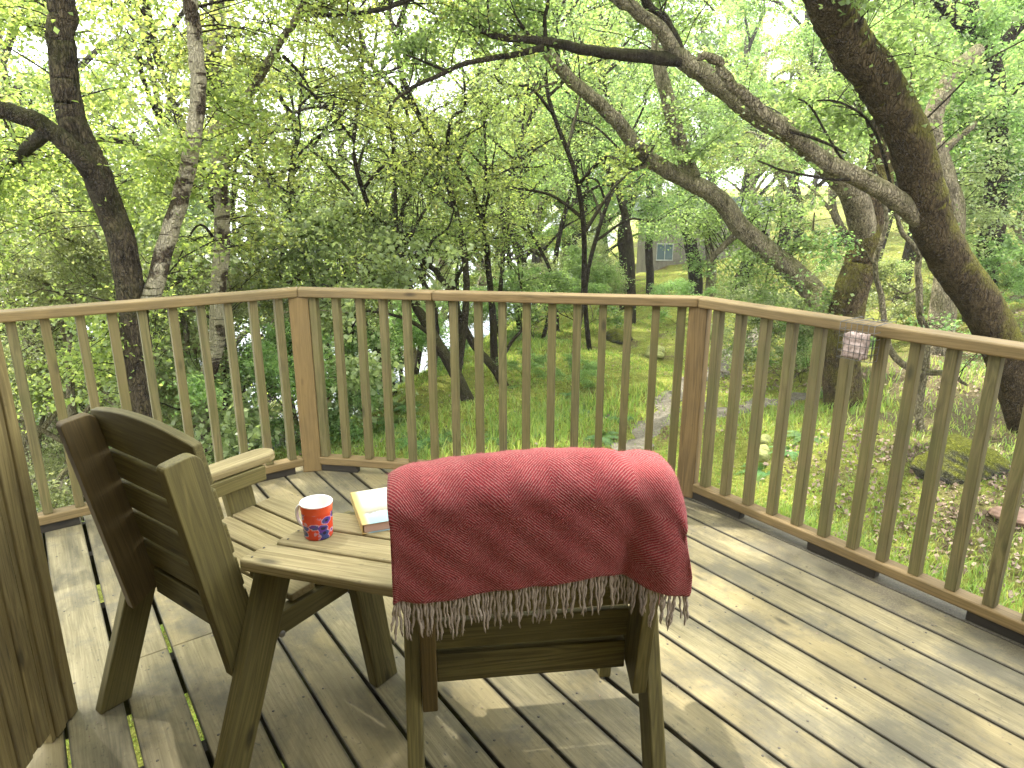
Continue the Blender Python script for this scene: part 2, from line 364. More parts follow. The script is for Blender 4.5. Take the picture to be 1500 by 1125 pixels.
c = s.mix(s.ramp(a3, [(.35, .5), (.6, 0)]), c, (.04, .05, .012))
sp_ = s.n('SeparateXYZ'); s.set(sp_, 'Vector', P)
so_ = s.math('SUBTRACT', sp_.outputs['X'], s.math('MULTIPLY', sp_.outputs['Y'], .12)); so_ = s.math('ADD', s.math('MULTIPLY', s.math('SUBTRACT', so_, 2.1), .45), s.math('MULTIPLY', s.math('SUBTRACT', s.noise(P, 1.3, 6, .7), .5), 2.0))
so_ = s.math('MULTIPLY', s.ramp(so_, [(.25, 0), (.55, 1)]), s.ramp(s.math('MULTIPLY', sp_.outputs['Y'], .1), [(.85, 1), (1.0, .15)]))
c = s.mix(s.math('MULTIPLY', so_, .85), c, s.mix(s.ramp(a3, [(.35, 0), (.65, 1)]), (.07, .05, .028), (.17, .13, .085)))
s.bsdf(c, .95, .1, s.bump(s.math('ADD', a2, a3), 1.0, .06)); M['ground'] = s.m
ground = npmesh('ground', V, np.stack([i, i+1, i+n_+1, i+n_], -1), M['ground'], None, True); tag(ground, kind='structure')
def strip(name, Q, wd, mat):
    K = len(Q); T = np.gradient(Q[:, :2], axis=0); T /= np.linalg.norm(T, axis=1)[:, None]; Nn = np.stack([-T[:, 1], T[:, 0]], 1); m = 9; Vv = []
    for k in range(K):
        wl, wr = wd*(1+.35*math.sin(k*.8)+.2*math.sin(k*2.1)), wd*(1+.3*math.sin(k*.6+2)+.25*math.sin(k*1.7))
        for j in range(m):
            q = Q[k, :2]+Nn[k]*((j/(m-1))*(wl+wr)-wr)*.5; e = abs(j-(m-1)/2)/((m-1)/2)
            Vv.append((q[0], q[1], float(gz(q[0], q[1]))+.02-.035*e**3))
    i = (np.arange(K-1)[:, None]*m+np.arange(m-1)[None]).reshape(-1)
    o = npmesh(name, Vv, np.stack([i, i+1, i+m+1, i+m], -1), mat, None, True); tag(o, kind='structure'); return o
s = NT('gravel'); P = s.geo().outputs['Position']; vo = s.n('TexVoronoi'); s.set(vo, 'Vector', P); s.set(vo, 'Scale', 38)
c = s.mix(s.noise(P, 3, 4), s.mix(vo.outputs['Color'], (.07, .062, .05), (.20, .18, .15)), (.13, .115, .08))
s.bsdf(c, .95, .1, s.bump(vo.outputs['Distance'], .7, .02)); M['gravel'] = s.m
strip('path', PP, .40, M['gravel']); strip('side_path', PS, .3, M['gravel'])
# lake and far shore
s = NT('water'); P = s.geo().outputs['Position']
s.bsdf((.03, .05, .05), .06, .5, s.bump(s.noise(P, 2.5, 4), .25, .05)); M['water'] = s.m
lake = npmesh('lake_water', [(-416, -60, -6.6), (60, -60, -6.6), (60, 428, -6.6), (-416, 428, -6.6)], [(0, 1, 2, 3)], M['water']); tag(lake, kind='structure')

# ------------------------------------------------------------------ deck
A = Vector((-1.07, 3.38, 0)); B = Vector((.86, 3.06, 0))
hd = lambda deg: Vector((math.cos(math.radians(deg)), math.sin(math.radians(deg)), 0))
dM = (B-A).normalized(); dR = hd(-54.2); dL = hd(35.6)
Cc = B+dR*2.0; Zz = A-dL*2.0; Dd = Cc+hd(-99)*3.2
BD = hd(-54.2); BN = Vector((-BD.y, BD.x, 0))
def offs(p, q, o): n = Vector((-(q-p).y, (q-p).x, 0)).normalized(); return p+n*o, q+n*o
def inter(a, b, c, d):
    r = b-a; t = d-c; k = ((c-a).x*t.y-(c-a).y*t.x)/(r.x*t.y-r.y*t.x); return a+r*k
e1 = offs(Zz-dL*.8, A, .09); e2 = offs(A, B, .09); e3 = offs(B, Cc, .09); e4 = offs(Cc, Dd, .09)
DP = [Vector((-3.3, -1.6, 0)), e1[0], inter(*e1, *e2), inter(*e2, *e3), inter(*e3, *e4), Vector((e4[1].x, -1.6, 0))]
def clip(poly, n, d):   # keep n.p <= d
    out = []
    for k in range(len(poly)):
        p, q = poly[k], poly[(k+1) % len(poly)]; a, b = p.dot(n)-d, q.dot(n)-d
        if a <= 0: out.append(p)
        if a*b < 0: out.append(p+(q-p)*(a/(a-b)))
    return out
mb = MB(); q0 = .051; screws = []
gap = {0: .013, 1: .013, 2: .010, 3: .008, 4: .011, 5: .011, 6: .009, 7: .008, 8: .014}
joint = on(258, 945)
for k in range(-24, 26):
    lo = q0+.1503*(k-1)+gap.get(k-1, .009)/2; hi = q0+.1503*k-gap.get(k, .009)/2
    Nq = Vector((.811, .585, 0))
    poly = clip(clip(DP, Nq, hi), -Nq, -lo)
    if len(poly) < 3: continue
    T_ = BD.dot(Vector(joint)); parts_ = [poly]
    if k in (1, 2): parts_ = [clip(poly, BD, T_-.001), clip(poly, -BD, -T_-.001)]
    elif k == -2: t2 = T_+.4; parts_ = [clip(poly, BD, t2-.001), clip(poly, -BD, -t2-.001)]
    for pl in parts_:
        if len(pl) < 3: continue
        ctr = sum(pl, Vector())/len(pl); fr = frame((ctr.x, ctr.y, -.0145), BD, BN); inv = fr.inverted()
        l2 = [(inv @ Vector((p.x, p.y, -.0145))).to_2d() for p in pl]
        mb.prism([(p.x, p.y) for p in l2], .029, fr, .002, 1)
    for j in range(-4, 9):
        for e in (.03, .12):
            p = BD*(T_+j*.46+.02+random.uniform(-.006, .006))+Nq*(lo+e); screws.append(p)
deck = mb.build('deck', M['deck']); tag(deck, kind='structure')
jm = MB()
for j in range(-4, 9):
    c = BD*(T_+j*.46)+Vector((.811, .585, 0))*.6
    pl = [c+BD*.022-BN*4, c+BD*.022+BN*4, c-BD*.022+BN*4, c-BD*.022-BN*4]
    for a, b in zip(DP, DP[1:]+DP[:1]):
        e = (b-a).normalized(); n = Vector((-e.y, e.x, 0)); pl = clip(pl, n, a.dot(n)-.02) if len(pl) > 2 else pl
    if len(pl) < 3: continue
    fr = frame((c.x, c.y, -.105), BN, BD); inv = fr.inverted(); l2 = [(inv @ Vector((p.x, p.y, -.105))) for p in pl]
    jm.prism([(p.x, p.y) for p in l2], .14, fr, 0)
for a, b in zip(DP[1:5], DP[2:5]+[DP[5]]):   # rim boards
    m = (a+b)/2; e = (b-a).normalized(); n = Vector((-e.y, e.x, 0)); jm.box(((b-a).length, .03, .16), frame((m.x, m.y, -.115)-Vector() if False else Vector((m.x, m.y, -.115))-n*.022, e, n), .002)
for p in [DP[2], DP[3], DP[4], DP[1], (DP[2]+DP[3])/2, Vector((-.5, 1, 0)), Vector((.9, .8, 0))]:
    gzp = float(gz(p.x*.95, p.y*.95)); jm.box((abs(gzp)+.35, .1, .1), frame((p.x*.95, p.y*.95, (gzp-.3)/2-.19+.19*0-.06), (0, 0, 1), (1, 0, 0)), .003)
joists = jm.build('joist_frame', M['darkwood'], deck)
sb = Tubes()
for p in screws:
    if p.y > .9 and abs(p.x) < 3:
        sb.add([(p.x, p.y, -.004), (p.x, p.y, .0006), (p.x, p.y, .0008)], [.004, .004, .0005], 6)
M['screw'] = plain('screw_head', (.07, .06, .045), .6, .4); sb.build('screw_heads', M['screw'], deck)

# ------------------------------------------------------------------ railing
rail = empty('deck_railing', (A.x, A.y, 0)); tag(rail, 'brown timber deck railing of square balusters bent at two corner posts', 'railing')
def rl(o):
    o.matrix_parent_inverse = Matrix.Translation(-Vector(rail.location)); return o
HT = .972
def post(p, ang, s_=.095, h=HT-.042):
    return rl(MB().box((h, s_, s_), frame((p.x, p.y, h/2+.0005), (0, 0, 1), hd(ang)), .005).build('post', M['post'], rail))
bis1 = (dM+dL).normalized(); bis2 = (dM+dR).normalized()
post(A, math.degrees(math.atan2(bis1.y, bis1.x))); post(B, math.degrees(math.atan2(bis2.y, bis2.x)), .085); post(Cc, -76); post(Zz, 35.6)
def section(p, q, n0, nb, endcaps=(True, True)):
    d = (q-p).normalized(); n = Vector((-d.y, d.x, 0)); Ln = (q-p).length
    # handrail: mitred top board with a rounded upper edge
    ta = math.tan(math.radians(22.2)); hw = .047
    poly = [(-Ln/2-hw*ta*endcaps[0]*1, hw), (-Ln/2+hw*ta*endcaps[0], -hw), (Ln/2-hw*ta*endcaps[1], -hw), (Ln/2+hw*ta*endcaps[1], hw)]
    m = (p+q)/2
    if n0 == 'M':   # the middle handrail is two lengths butted together
        xs = -Ln/2+1.02*.2+.50
        h = MB(); h.prism([poly[0], poly[1], (xs-.001, -hw), (xs-.001, hw)], .042, frame((m.x, m.y, HT-.021), d, n), .007, 3)
        h.prism([(xs+.001, hw-.001), (xs+.001, -hw-.001), poly[2], poly[3]], .042, frame((m.x, m.y, HT-.0205), d, n), .007, 3)
        rl(h.build('handrail', M['rail'], rail))
    else: rl(MB().prism(poly, .042, frame((m.x, m.y, HT-.021), d, n), .007, 3).build('handrail', M['rail'], rail))
    cut = .055
    rl(MB().box((Ln-2*cut, .066, .042), frame((m.x, m.y, .060), d, n), .007, 3).build('bottom_rail', M['rail'], rail))
    s0 = (Ln-(nb-1)*.1195)/2
    zb, zt = .0815, HT-.0425
    for k in range(nb):
        c = p+d*(s0+k*.1195+random.uniform(-.003, .003))
        o = MB().box((zt-zb, .037+random.uniform(-.002, .001), .040), frame((c.x, c.y, (zb+zt)/2), Vector((random.uniform(-.002, .002), random.uniform(-.002, .002), 1)), d), .003).build('baluster', M['baluster'], rail); rl(o)
    # dark spacer blocks that carry the bottom rail
    for a, b in ((.05, .32 if n0 != 'M' else .26), (.65, .93), (1.245, 1.52), (1.7, 1.9)):
        c = p+d*(a+b)/2-n*0; rl(MB().box((b-a, .040, .038), frame((c.x, c.y, .0195), d, n), .002).build('spacer_block', M['darkwood'], rail))
section(A, B, 'M', 16); section(B, Cc, 'R', 16); section(Zz, A, 'L', 16)
cc = Vector((Cc.x, Cc.y, 0)); section(Cc, Dd, 'E', 25)

# ------------------------------------------------------------------ companion bench
bench = empty('companion_bench', (-.25, 1.55, 0)); tag(bench, 'olive timber double garden seat with slatted backs and a joining table', 'bench')
binv = Matrix.Translation(-Vector(bench.location))
def bp(o): o.matrix_parent_inverse = binv; return o
M['bolt'] = plain('steel_bolt', (.25, .24, .22), .45, .5, metal=.7)
def seat(org, th, skip_arm):
    """org = outer foot of the front right leg, th = heading of the sitter"""
    d = hd(th); n = Vector((d.y, -d.x, 0)); O = Vector((org[0], org[1], 0))-n*.296
    def W(x, y, z): return O+n*x+d*y+Vector((0, 0, z))
    sfr = lambda x: frame(W(x, 0, 0), d, (0, 0, 1))        # side plane: local x = forward, y = up
    def sp(pts, x, t, name, mat, bev=.004, grain='up'):
        # re-express the polygon so that the grain (local x) runs along the longest edge
        P = [Vector(p) for p in pts]; e = max(((P[(i+1) % len(P)]-P[i]) for i in range(len(P))), key=lambda v: v.length).normalized()
        q = Vector((-e.y, e.x)); pl = [(p.dot(e), p.dot(q)) for p in P]
        D3 = d*e.x+Vector((0, 0, 1))*e.y; Q3 = d*q.x+Vector((0, 0, 1))*q.y
        return bp(MB().prism(pl, t, frame(W(x, 0, 0), D3, Q3), bev).build(name, mat, bench))
    for sx in (-1, 1):
        xl = sx*.279; t = .036
        sp([(-.535, .001), (-.448, .001), (-.232, .572), (-.325, .572)], xl, t, 'leg', M['bench'])
        sp([(-.004, .001), (.082, .001), (.002, .572), (-.092, .572)], xl, t, 'leg', M['bench'])
        # side rail of the seat
        sp([(-.36, .325), (.03, .345), (.03, .408), (-.36, .392)], sx*.2435, .032, 'side_rail', M['bench'])
        # back stile with a rounded top
        bx, bz = -.375, .285; tx, tz = -.469, .876; L_ = math.hypot(tx-bx, tz-bz); ux, uz = (tx-bx)/L_, (tz-bz)/L_; vx, vz = uz, -ux; hw = .043
        pts = [(bx-vx*hw, bz-vz*hw+.015), (bx+vx*hw, bz-vz*hw*-1+.05)]
        for a in range(0, 7):
            an = math.pi/2*a/6; pts.append((tx+vx*(hw-.028+.028*math.cos(an))+ux*(.028*math.sin(an)-.028), tz+vz*(hw-.028+.028*math.cos(an))+uz*(.028*math.sin(an)-.028)))
        for a in range(0, 5):
            an = math.pi/2*a/4; pts.append((tx-vx*(hw-.012+.012*math.sin(an))+ux*(.012*math.cos(an)-.012), tz-vz*(hw-.012+.012*math.sin(an))+uz*(.012*math.cos(an)-.012)))
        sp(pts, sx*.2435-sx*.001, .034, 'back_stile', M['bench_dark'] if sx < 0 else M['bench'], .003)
        bp(bolt('bolt', W(sx*.2985, -.30, .365), n*sx, .009, M['bolt'], bench)); bp(bolt('bolt', W(sx*.2985, -.02, .375), n*sx, .009, M['bolt'], bench))
    # back slats, on the front of the stiles; the top one is arched
    U = d*ux+Vector((0, 0, 1))*uz; Vf = d*vx+Vector((0, 0, 1))*vz
    def bs(s0, s1, arch, name='back_slat'):
        c0 = W(0, bx, bz)+Vf*(hw+.0125); hx = .229; lx = -.262 if arch else -.245
        pl = [(lx, s0), (hx, s0), (hx, s1+arch*(1-(hx/.262)**2))]
        if arch:
            for a in range(1, 16): x = hx-(hx-lx)*a/16; pl.append((x, s1+arch*(1-(x/.262)**2)))
        pl.append((lx, s1)); bp(MB().prism(pl, .024, frame(c0, n, U), .004).build(name, M['bench'], bench))
    bs(.115, .197, 0); bs(.210, .292, 0); bs(.305, .387, 0); bs(.400, .482, 0); bs(.495, .596, .026)
    # rear and front cross rails
    bp(MB().box((.452, .026, .075), frame(W(0, -.335, .352), n, d), .003).build('cross_rail', M['bench'], bench))
    bp(MB().box((.452, .026, .075), frame(W(0, .012, .362), n, d), .003).build('cross_rail', M['bench'], bench))
    # seat slats
    for k in range(5):
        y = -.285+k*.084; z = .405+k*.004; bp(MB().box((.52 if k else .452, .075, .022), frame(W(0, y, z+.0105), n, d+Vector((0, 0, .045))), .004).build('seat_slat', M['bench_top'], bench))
    # arm on the free side
    sx = -skip_arm
    pl = [(-.36, -.036), (.07, -.043), (.10, -.03), (.112, 0), (.10, .03), (.07, .043), (-.36, .036)]
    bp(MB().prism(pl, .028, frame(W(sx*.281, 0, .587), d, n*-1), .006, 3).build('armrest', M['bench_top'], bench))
    bp(MB().box((.40, .026, .05), frame(W(sx*.248, -.15, .545), d, n*-1), .003).build('arm_rail', M['bench'], bench))
    sx = skip_arm
    bp(MB().box((.32, .026, .05), frame(W(sx*.246, -.17, .545), d, n*-1), .003).build('arm_rail', M['bench'], bench))
    return O, d, n, W
OL, ddL, nnL, WL = seat((-.40, 1.70), 54.5, 1)
OR, ddR, nnR, WR = seat((.30, 1.75), 97.0, -1)
# joining table: three boards cut along both arm lines
TL0 = Vector((-.645, 1.405, 0)); TLd = hd(55.5); TR0 = WR(-.30, -.395, 0); TRd = hd(97)
tb = (TR0-TL0).normalized(); tn = Vector((-tb.y, tb.x, 0))
for k in range(3):
    o0 = k*.0985; o1 = o0+.091; pts = []
    for (p0, pd), o in (((TL0, TLd), o0), ((TR0, TRd), o0), ((TR0, TRd), o1), ((TL0, TLd), o1)):
        a = (TL0-p0+tn*o); pts.append(inter(p0, p0+pd, TL0+tn*o, TL0+tn*o+tb))
    # ease the near left corner
    fr = frame((TL0.x, TL0.y, .587), tb, tn); inv = fr.inverted(); pl = [(inv @ Vector((p.x, p.y, .587))) for p in pts]; pl = [(p.x, p.y) for p in pl]
    a, b = Vector(pl[0]), Vector(pl[3]); c1 = a+(Vector(pl[1])-a).normalized()*.012; c2 = a+(b-a).normalized()*.012
    pl = [tuple(c1), pl[1], pl[2], pl[3], tuple(c2)]
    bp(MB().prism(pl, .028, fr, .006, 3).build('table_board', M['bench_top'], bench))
for k in range(3):
    for q in (.03, .075):
        for e_, d_ in ((.03, 1), (.395, 1)):
            c = TL0+tn*(k*.0985+q-.008)+tb*(e_+k*.03*(1 if e_ < .1 else -.3)); bp(bolt('screw', (c.x, c.y, .6012), (0, 0, 1), .0032, M['screw'], bench))
TOPZ = .601

# ------------------------------------------------------------------ blanket
blk = None
def blanket():
    NU, NV = 90, 120; Vv = []; UV = []
    O, d, n = OR, ddR, nnR; Zv = Vector((0, 0, 1))
    for j in range(NV+1):
        v = j/NV
        for i in range(NU+1):
            u = i/NU; s_ = (u-.5)*2
            lat = s_*.292-.010; top = .903+.022*(1-(lat/.27)**2)
            # right end sags over the stile
            e = max(0, (u-.90)/.10); lat -= .012*e**2; top -= .060*e**2.0
            e2 = max(0, (.05-u)/.05); top -= .010*e2**2
            # right shoulder fold
            fold = math.exp(-((u-.80)/.045)**2); fold2 = math.exp(-((u-.91)/.06)**2)
            Lr = .205+.006*math.sin(u*9+.5)-.03*math.exp(-((u-.74)/.14)**2)-.020*math.exp(-(u/.09)**2)-.016*max(0, .4-u)*1.6-.055*e**2; Rt = .060
            Larc = math.pi*Rt; Lf = .30; S = v*(Lr+Larc+Lf)
            ytop = -.470; rk = .158
            if S < Lr:
                h = (Lr-S); z = top-Rt-h; y = ytop-Rt-.012+h*rk*.75
                hang = min(1, h/.25)
                y += -.003*hang*math.sin(u*11+1)-.0015*math.sin(u*31+2)*hang+.022*fold*hang-.030*fold2*min(1, h/.12)-.012*e
                lat2 = lat+.012*hang*e2+.022*e*min(1, h/.10)+.012*hang*(u > .5)*(u-.5)*.3-.016*hang*(u < .2)*(.2-u)/.2
                if h > .14: lat2 -= .05*e*(h-.14)/.15
            elif S < Lr+Larc:
                a = (S-Lr)/Rt; z = top-Rt+Rt*math.sin(a)*(1+.0*s_); y = ytop-.0-(Rt+.012)*math.cos(a); lat2 = lat
                z += -.007*fold*math.sin(a)
            else:
                h = S-Lr-Larc; z = top-Rt-h; y = ytop+Rt+.012+h*rk*.8+.006*math.sin(u*15); lat2 = lat+.03*e*min(1, h/.16)
            z += .0009*math.sin(u*57+v*21)+.0008*math.sin(v*63-u*17); y += .0012*math.sin(u*43+v*51)
            Vv.append(O+n*lat2+d*y+Zv*z); UV.append((u*.574, S))
    me = bpy.data.meshes.new('blanket'); w_ = NU+1
    me.from_pydata([tuple(p) for p in Vv], [], [(j*w_+i, j*w_+i+1, (j+1)*w_+i+1, (j+1)*w_+i) for j in range(NV) for i in range(NU)])
    a = me.attributes.new('wuv', 'FLOAT_VECTOR', 'POINT'); a.data.foreach_set('vector', np.array([(x, y, 0) for x, y in UV], np.float32).ravel())
    for p in me.polygons: p.use_smooth = True
    s = NT('herringbone_wool'); wv = s.attr('wuv').outputs['Vector']; 
    dn = s.noise(s.map(wv, (1, 1, 1)), 60, 3); nzc = s.n('TexNoise'); s.set(nzc, 'Vector', wv); s.set(nzc, 'Scale', 9); s.set(nzc, 'Detail', 2)
    sep = s.n('SeparateXYZ'); s.set(sep, 'Vector', wv)
    jx = s.math('MULTIPLY', s.math('SUBTRACT', dn, .5), .0035); jy = s.math('MULTIPLY', s.math('SUBTRACT', nzc.outputs['Fac'], .5), .004)
    tri = lambda q, per, ph: s.math('MULTIPLY', s.math('ABSOLUTE', s.math('SUBTRACT', s.math('FRACT', s.math('ADD', s.math('DIVIDE', q, per), ph)), .5)), per)
    ax = tri(s.math('ADD', sep.outputs['X'], jx), .160, .12); ay = tri(s.math('ADD', sep.outputs['Y'], jy), .235, .30)
    st = s.math('FRACT', s.math('DIVIDE', s.math('ADD', ax, ay), .0060))
    st = s.math('ABSOLUTE', s.math('SUBTRACT', st, .5))
    fz = s.noise(wv, 420, 3, .7); fz2 = s.noise(wv, 130, 4, .7); lg = s.noise(wv, 14, 4, .6)
    f = s.ramp(s.math('ADD', st, s.math('MULTIPLY', s.math('SUBTRACT', fz, .5), .75)), [(.24, 0), (.50, 1)])
    red = s.mix(s.ramp(fz2, [(.3, 0), (.7, 1)]), (.17, .016, .022), (.32, .040, .046))
    col = s.mix(s.math('MULTIPLY', f, s.ramp(lg, [(.3, .40), (.7, .66)])), red, (.50, .33, .28))
    pr = s.bsdf(col, .95, .1, s.bump(s.math('ADD', st, fz), .6, .0025))
    s.set(pr, 'Sheen Weight', .2); s.set(pr, 'Sheen Roughness', .4); s.set(pr, 'Sheen Tint', (1, .75, .7, 1))
    me.materials.append(s.m); M['wool'] = s.m
    o = link(bpy.data.objects.new('blanket', me)); sm = o.modifiers.new('thick', 'SOLIDIFY'); sm.thickness = .007; sm.offset = 1
    tag(o, 'red diamond patterned wool blanket with grey fringe over the right seat back', 'blanket')
    # tassels along the near hem
    s = NT('fringe_wool'); P = s.geo().outputs['Position']; r = s.n('ObjectInfo').outputs['Random']
    s.bsdf(s.mix(s.noise(P, 300, 3), s.mix(r, (.15, .11, .085), (.32, .26, .20)), (.42, .36, .29)), .95, .1, s.bump(s.noise(P, 500, 3), .6, .001)); M['fringe'] = s.m
    nT = 100
    for k in range(nT):
        u = (k+.5+random.uniform(-.3, .3))/nT; i = u*NU; i0 = min(int(i), NU-1); p = Vv[i0].lerp(Vv[i0+1], i-i0)-d*.003
        ln = random.uniform(.066, .098)*(1 if u < .7 else .92); sw = random.uniform(-.006, .006); t = Tubes(); pts = []; rd = []
        p2 = p+Vector((0, 0, .006)); tri_ = random.uniform(0, 6)
        yb = -random.uniform(0, .006)
        for q in range(13):
            f_ = q/12; pts.append(p2+n*(sw*f_**1.5*2+.0012*math.sin(f_*16+tri_))+d*(yb*f_+.0012*math.cos(f_*16+tri_))-Zv*ln*f_)
            rd.append(.0019*(1+.25*math.sin(f_*38+tri_))*(1 if q < 12 else .3)*(1.35-.35*f_) if q else .0015)
        t.add(np.array([tuple(x) for x in pts]), np.array(rd), 6)
        if random.random() < .6:
            t.add(np.array([tuple(x+n*.0022+d*.001) for x in pts[:11]]), np.array(rd[:11])*.7, 5)
        for _ in range(5):   # loose fibres
            q = random.randint(3, 11); b = pts[q]; e = b+n*random.uniform(-.007, .007)-Zv*random.uniform(.002, .014)+d*random.uniform(-.003, .003)
            t.add(np.array([tuple(b), tuple((b+e)/2), tuple(e)]), [.0003, .00025, .0001], 3)
        t.build('tassel', M['fringe'], o)
    # nap: short fibres standing off the surface
    Vn = np.array([tuple(p) for p in Vv]).reshape(NV+1, NU+1, 3); nf = 30000
    jj = rng.uniform(0, NV*.72, nf); ii = rng.uniform(0, NU-.01, nf); j0 = jj.astype(int); i0 = ii.astype(int)
    a = Vn[j0, i0]; du = Vn[j0, i0+1]-a; dv = Vn[j0+1, i0]-a; base = a+du*(ii-i0)[:, None]+dv*(jj-j0)[:, None]
    N = np.cross(du, dv); N /= np.linalg.norm(N, axis=1)[:, None]+1e-9; base = base+N*.0065
    R_ = rng.normal(0, 1, (nf, 3)); R_ -= (R_*N).sum(1)[:, None]*N; R_ /= np.linalg.norm(R_, axis=1)[:, None]; ln = rng.uniform(.002, .008, nf)[:, None]
    tip = base+N*ln*rng.uniform(.2, 1, nf)[:, None]+R_*ln; sd_ = np.cross(tip-base, rng.normal(0, 1, (nf, 3))); sd_ /= np.linalg.norm(sd_, axis=1)[:, None]; sd_ *= .00022
    Vt = np.stack([base-sd_, base+sd_, tip], 1).reshape(-1, 3)
    M['nap'] = plain('wool_nap', (.46, .17, .16), .95, .1); nb = npmesh('wool_nap', Vt, np.arange(3*nf).reshape(-1, 3), M['nap'], o); nb['kind'] = 'stuff'
    return o
blk = blanket()

# ------------------------------------------------------------------ mug and book
def lathe(prof, seg=48):
    V, Fq = [], []
    for r, z in prof:
        for k in range(seg): a = 2*math.pi*k/seg; V.append((r*math.cos(a), r*math.sin(a), z))
    for j in range(len(prof)-1):
        for k in range(seg): k2 = (k+1) % seg; Fq.append((j*seg+k, j*seg+k2, (j+1)*seg+k2, (j+1)*seg+k))
    return V, Fq
mp = on(467, 783, TOPZ); mug = empty('mug', (mp[0], mp[1], TOPZ)); mug.scale = (1.06,)*3; tag(mug, 'orange and purple patterned mug standing on the bench table', 'mug')
V, Fq = lathe([(0, .0), (.030, 0), (.0325, .0012), (.0335, .005), (.0345, .03), (.0355, .06), (.0372, .083)])
s = NT('mug_print'); P = s.n('TexCoord').outputs['Object']
vo = s.n('TexVoronoi'); s.set(vo, 'Vector', s.map(P, (38, 38, 55), (3.3, 1.2, .4))); s.set(vo, 'Scale', 1.0); s.set(vo, 'Randomness', .75)
n2 = s.noise(P, 120, 3); dd_ = s.math('ADD', vo.outputs['Distance'], s.math('MULTIPLY', s.math('SUBTRACT', n2, .5), .35))
sepz = s.n('SeparateXYZ'); s.set(sepz, 'Vector', P); zz = sepz.outputs['Z']
spot = s.mix(s.ramp(s.noise(P, 60, 2), [(.42, 0), (.55, 1)]), (.12, .03, .28), (.035, .06, .22))
c = s.mix(s.ramp(dd_, [(.50, 1), (.55, 0)]), (.66, .055, .02), (.55, .32, .42))
c = s.mix(s.ramp(dd_, [(.43, 1), (.47, 0)]), c, spot); c = s.mix(s.ramp(dd_, [(.18, 1), (.24, 0)]), c, (.02, .015, .05))
c = s.mix(s.ramp(zz, [(.062, 0), (.066, 1)]), c, (.72, .085, .025)); s.bsdf(c, .18, .5); M['mugp'] = s.m
M['china'] = plain('white_china', (.82, .80, .76), .15, .5, .02)
npmesh('body', V, Fq, M['mugp'], mug, True)
V, Fq = lathe([(.0372, .083), (.0377, .0856), (.0368, .0862), (.0355, .083), (.034, .05), (.033, .012), (.028, .006), (0, .006)]); npmesh('lining', V, Fq, M['china'], mug, True)
t = Tubes(); ah = math.radians(160); hx = Vector((math.cos(ah), math.sin(ah), 0)); pts = []
for q in range(17):
    a = math.pi*(q/16)-math.pi/2; pts.append(hx*(.034+.024*math.cos(a)**.8 if math.cos(a) > 0 else .034)+Vector((0, 0, .044+.027*math.sin(a))))
t.add(np.array([tuple(p) for p in pts]), .0042, 10); t.build('handle', M['china'], mug)

bk = on(531, 783, TOPZ); ba = math.radians(21); bw, bl, bt = .135, .205, .026
book = empty('book', (bk[0]+.002, bk[1], TOPZ), ba); tag(book, 'closed paperback book with pale cover half under the blanket edge', 'book')
s = NT('book_cover'); P = s.n('TexCoord').outputs['Object']; sep = s.n('SeparateXYZ'); s.set(sep, 'Vector', P)
wob = s.math('ADD', sep.outputs['Y'], s.math('MULTIPLY', s.math('SUBTRACT', s.noise(P, 28, 4, .6), .5), .05))
c = s.ramp(s.math('DIVIDE', wob, .2), [(.0, (.22, .36, .37)), (.20, (.28, .42, .43)), (.30, (.40, .48, .46)), (.33, (.20, .18, .14)), (.40, (.34, .32, .22)), (.55, (.52, .49, .37))])
c = s.mix(s.ramp(sep.outputs['X'], [(.008, 1), (.02, 0)]), c, (.48, .34, .11)); s.bsdf(c, .3, .5); M['cover'] = s.m
s = NT('book_pages'); P = s.n('TexCoord').outputs['Object']; s.bsdf(s.mix(s.noise(s.map(P, (4, 4, 1600)), 1, 2), (.42, .26, .19), (.66, .48, .38)), .9, .1); M['pages'] = s.m
MB().box((bl-.006, bw-.004, bt-.004), frame((bw/2+.001, bl/2, bt/2), (0, 1, 0), (1, 0, 0)), .0008, 1).build('pages', M['pages'], book)
cvm = MB(); cvm.box((bl, bw, .0012), frame((bw/2, bl/2, bt-.0006), (0, 1, 0), (1, 0, 0)), .0003, 1); cvm.box((bl, bw, .0012), frame((bw/2, bl/2, .0009), (0, 1, 0), (1, 0, 0)), .0003, 1)
cvm.box((bl, bt, .0015), frame((-.0009, bl/2, bt/2), (0, 1, 0), (0, 0, 1)), .0006, 1); cvm.build('cover', M['cover'], book)

# ------------------------------------------------------------------ suet feeder on the right handrail
fp = B+dR*.0
best = min(((abs((lambda p: 750+F*p[0]/(p[1]*math.cos(PITCH)-(p[2]-CH)*math.sin(PITCH)))((B+dR*t_).to_3d()+Vector((0, 0, .9)))-1272), t_) for t_ in np.linspace(.3, 1.8, 300)))[1]
fp = B+dR*best; nR = Vector((-dR.y, dR.x, 0))
feeder = empty('suet_feeder', (fp.x, fp.y, 0)); feeder.rotation_euler = (0, 0, math.atan2(dR.y, dR.x)); tag(feeder, 'small wire feeder cage with a crumbling fat block hung on the right handrail', 'bird feeder')
t = Tubes(); hx_, hy0, hy1, z0, z1 = .062, -.050, -.098, .845, HT+.004
def wire(pts, r=.0011): t.add(np.array(pts, float), r, 6)
for k in range(7):
    x = -hx_+k*2*hx_/6
    wire([(x, hy0-.002, z1+.002), (x, hy1, z1+.001), (x, hy1, z0), (x, hy0, z0), (x, hy0, z1-.06)])
    if k in (0, 2, 4, 6): wire([(x, hy0, z1+.002), (x, .052, z1+.003), (x, .053, z1-.03)])
for k in range(6):
    z = z0+k*(z1-z0)/5; wire([(-hx_, hy0, z), (-hx_, hy1, z), (hx_, hy1, z), (hx_, hy0, z)])
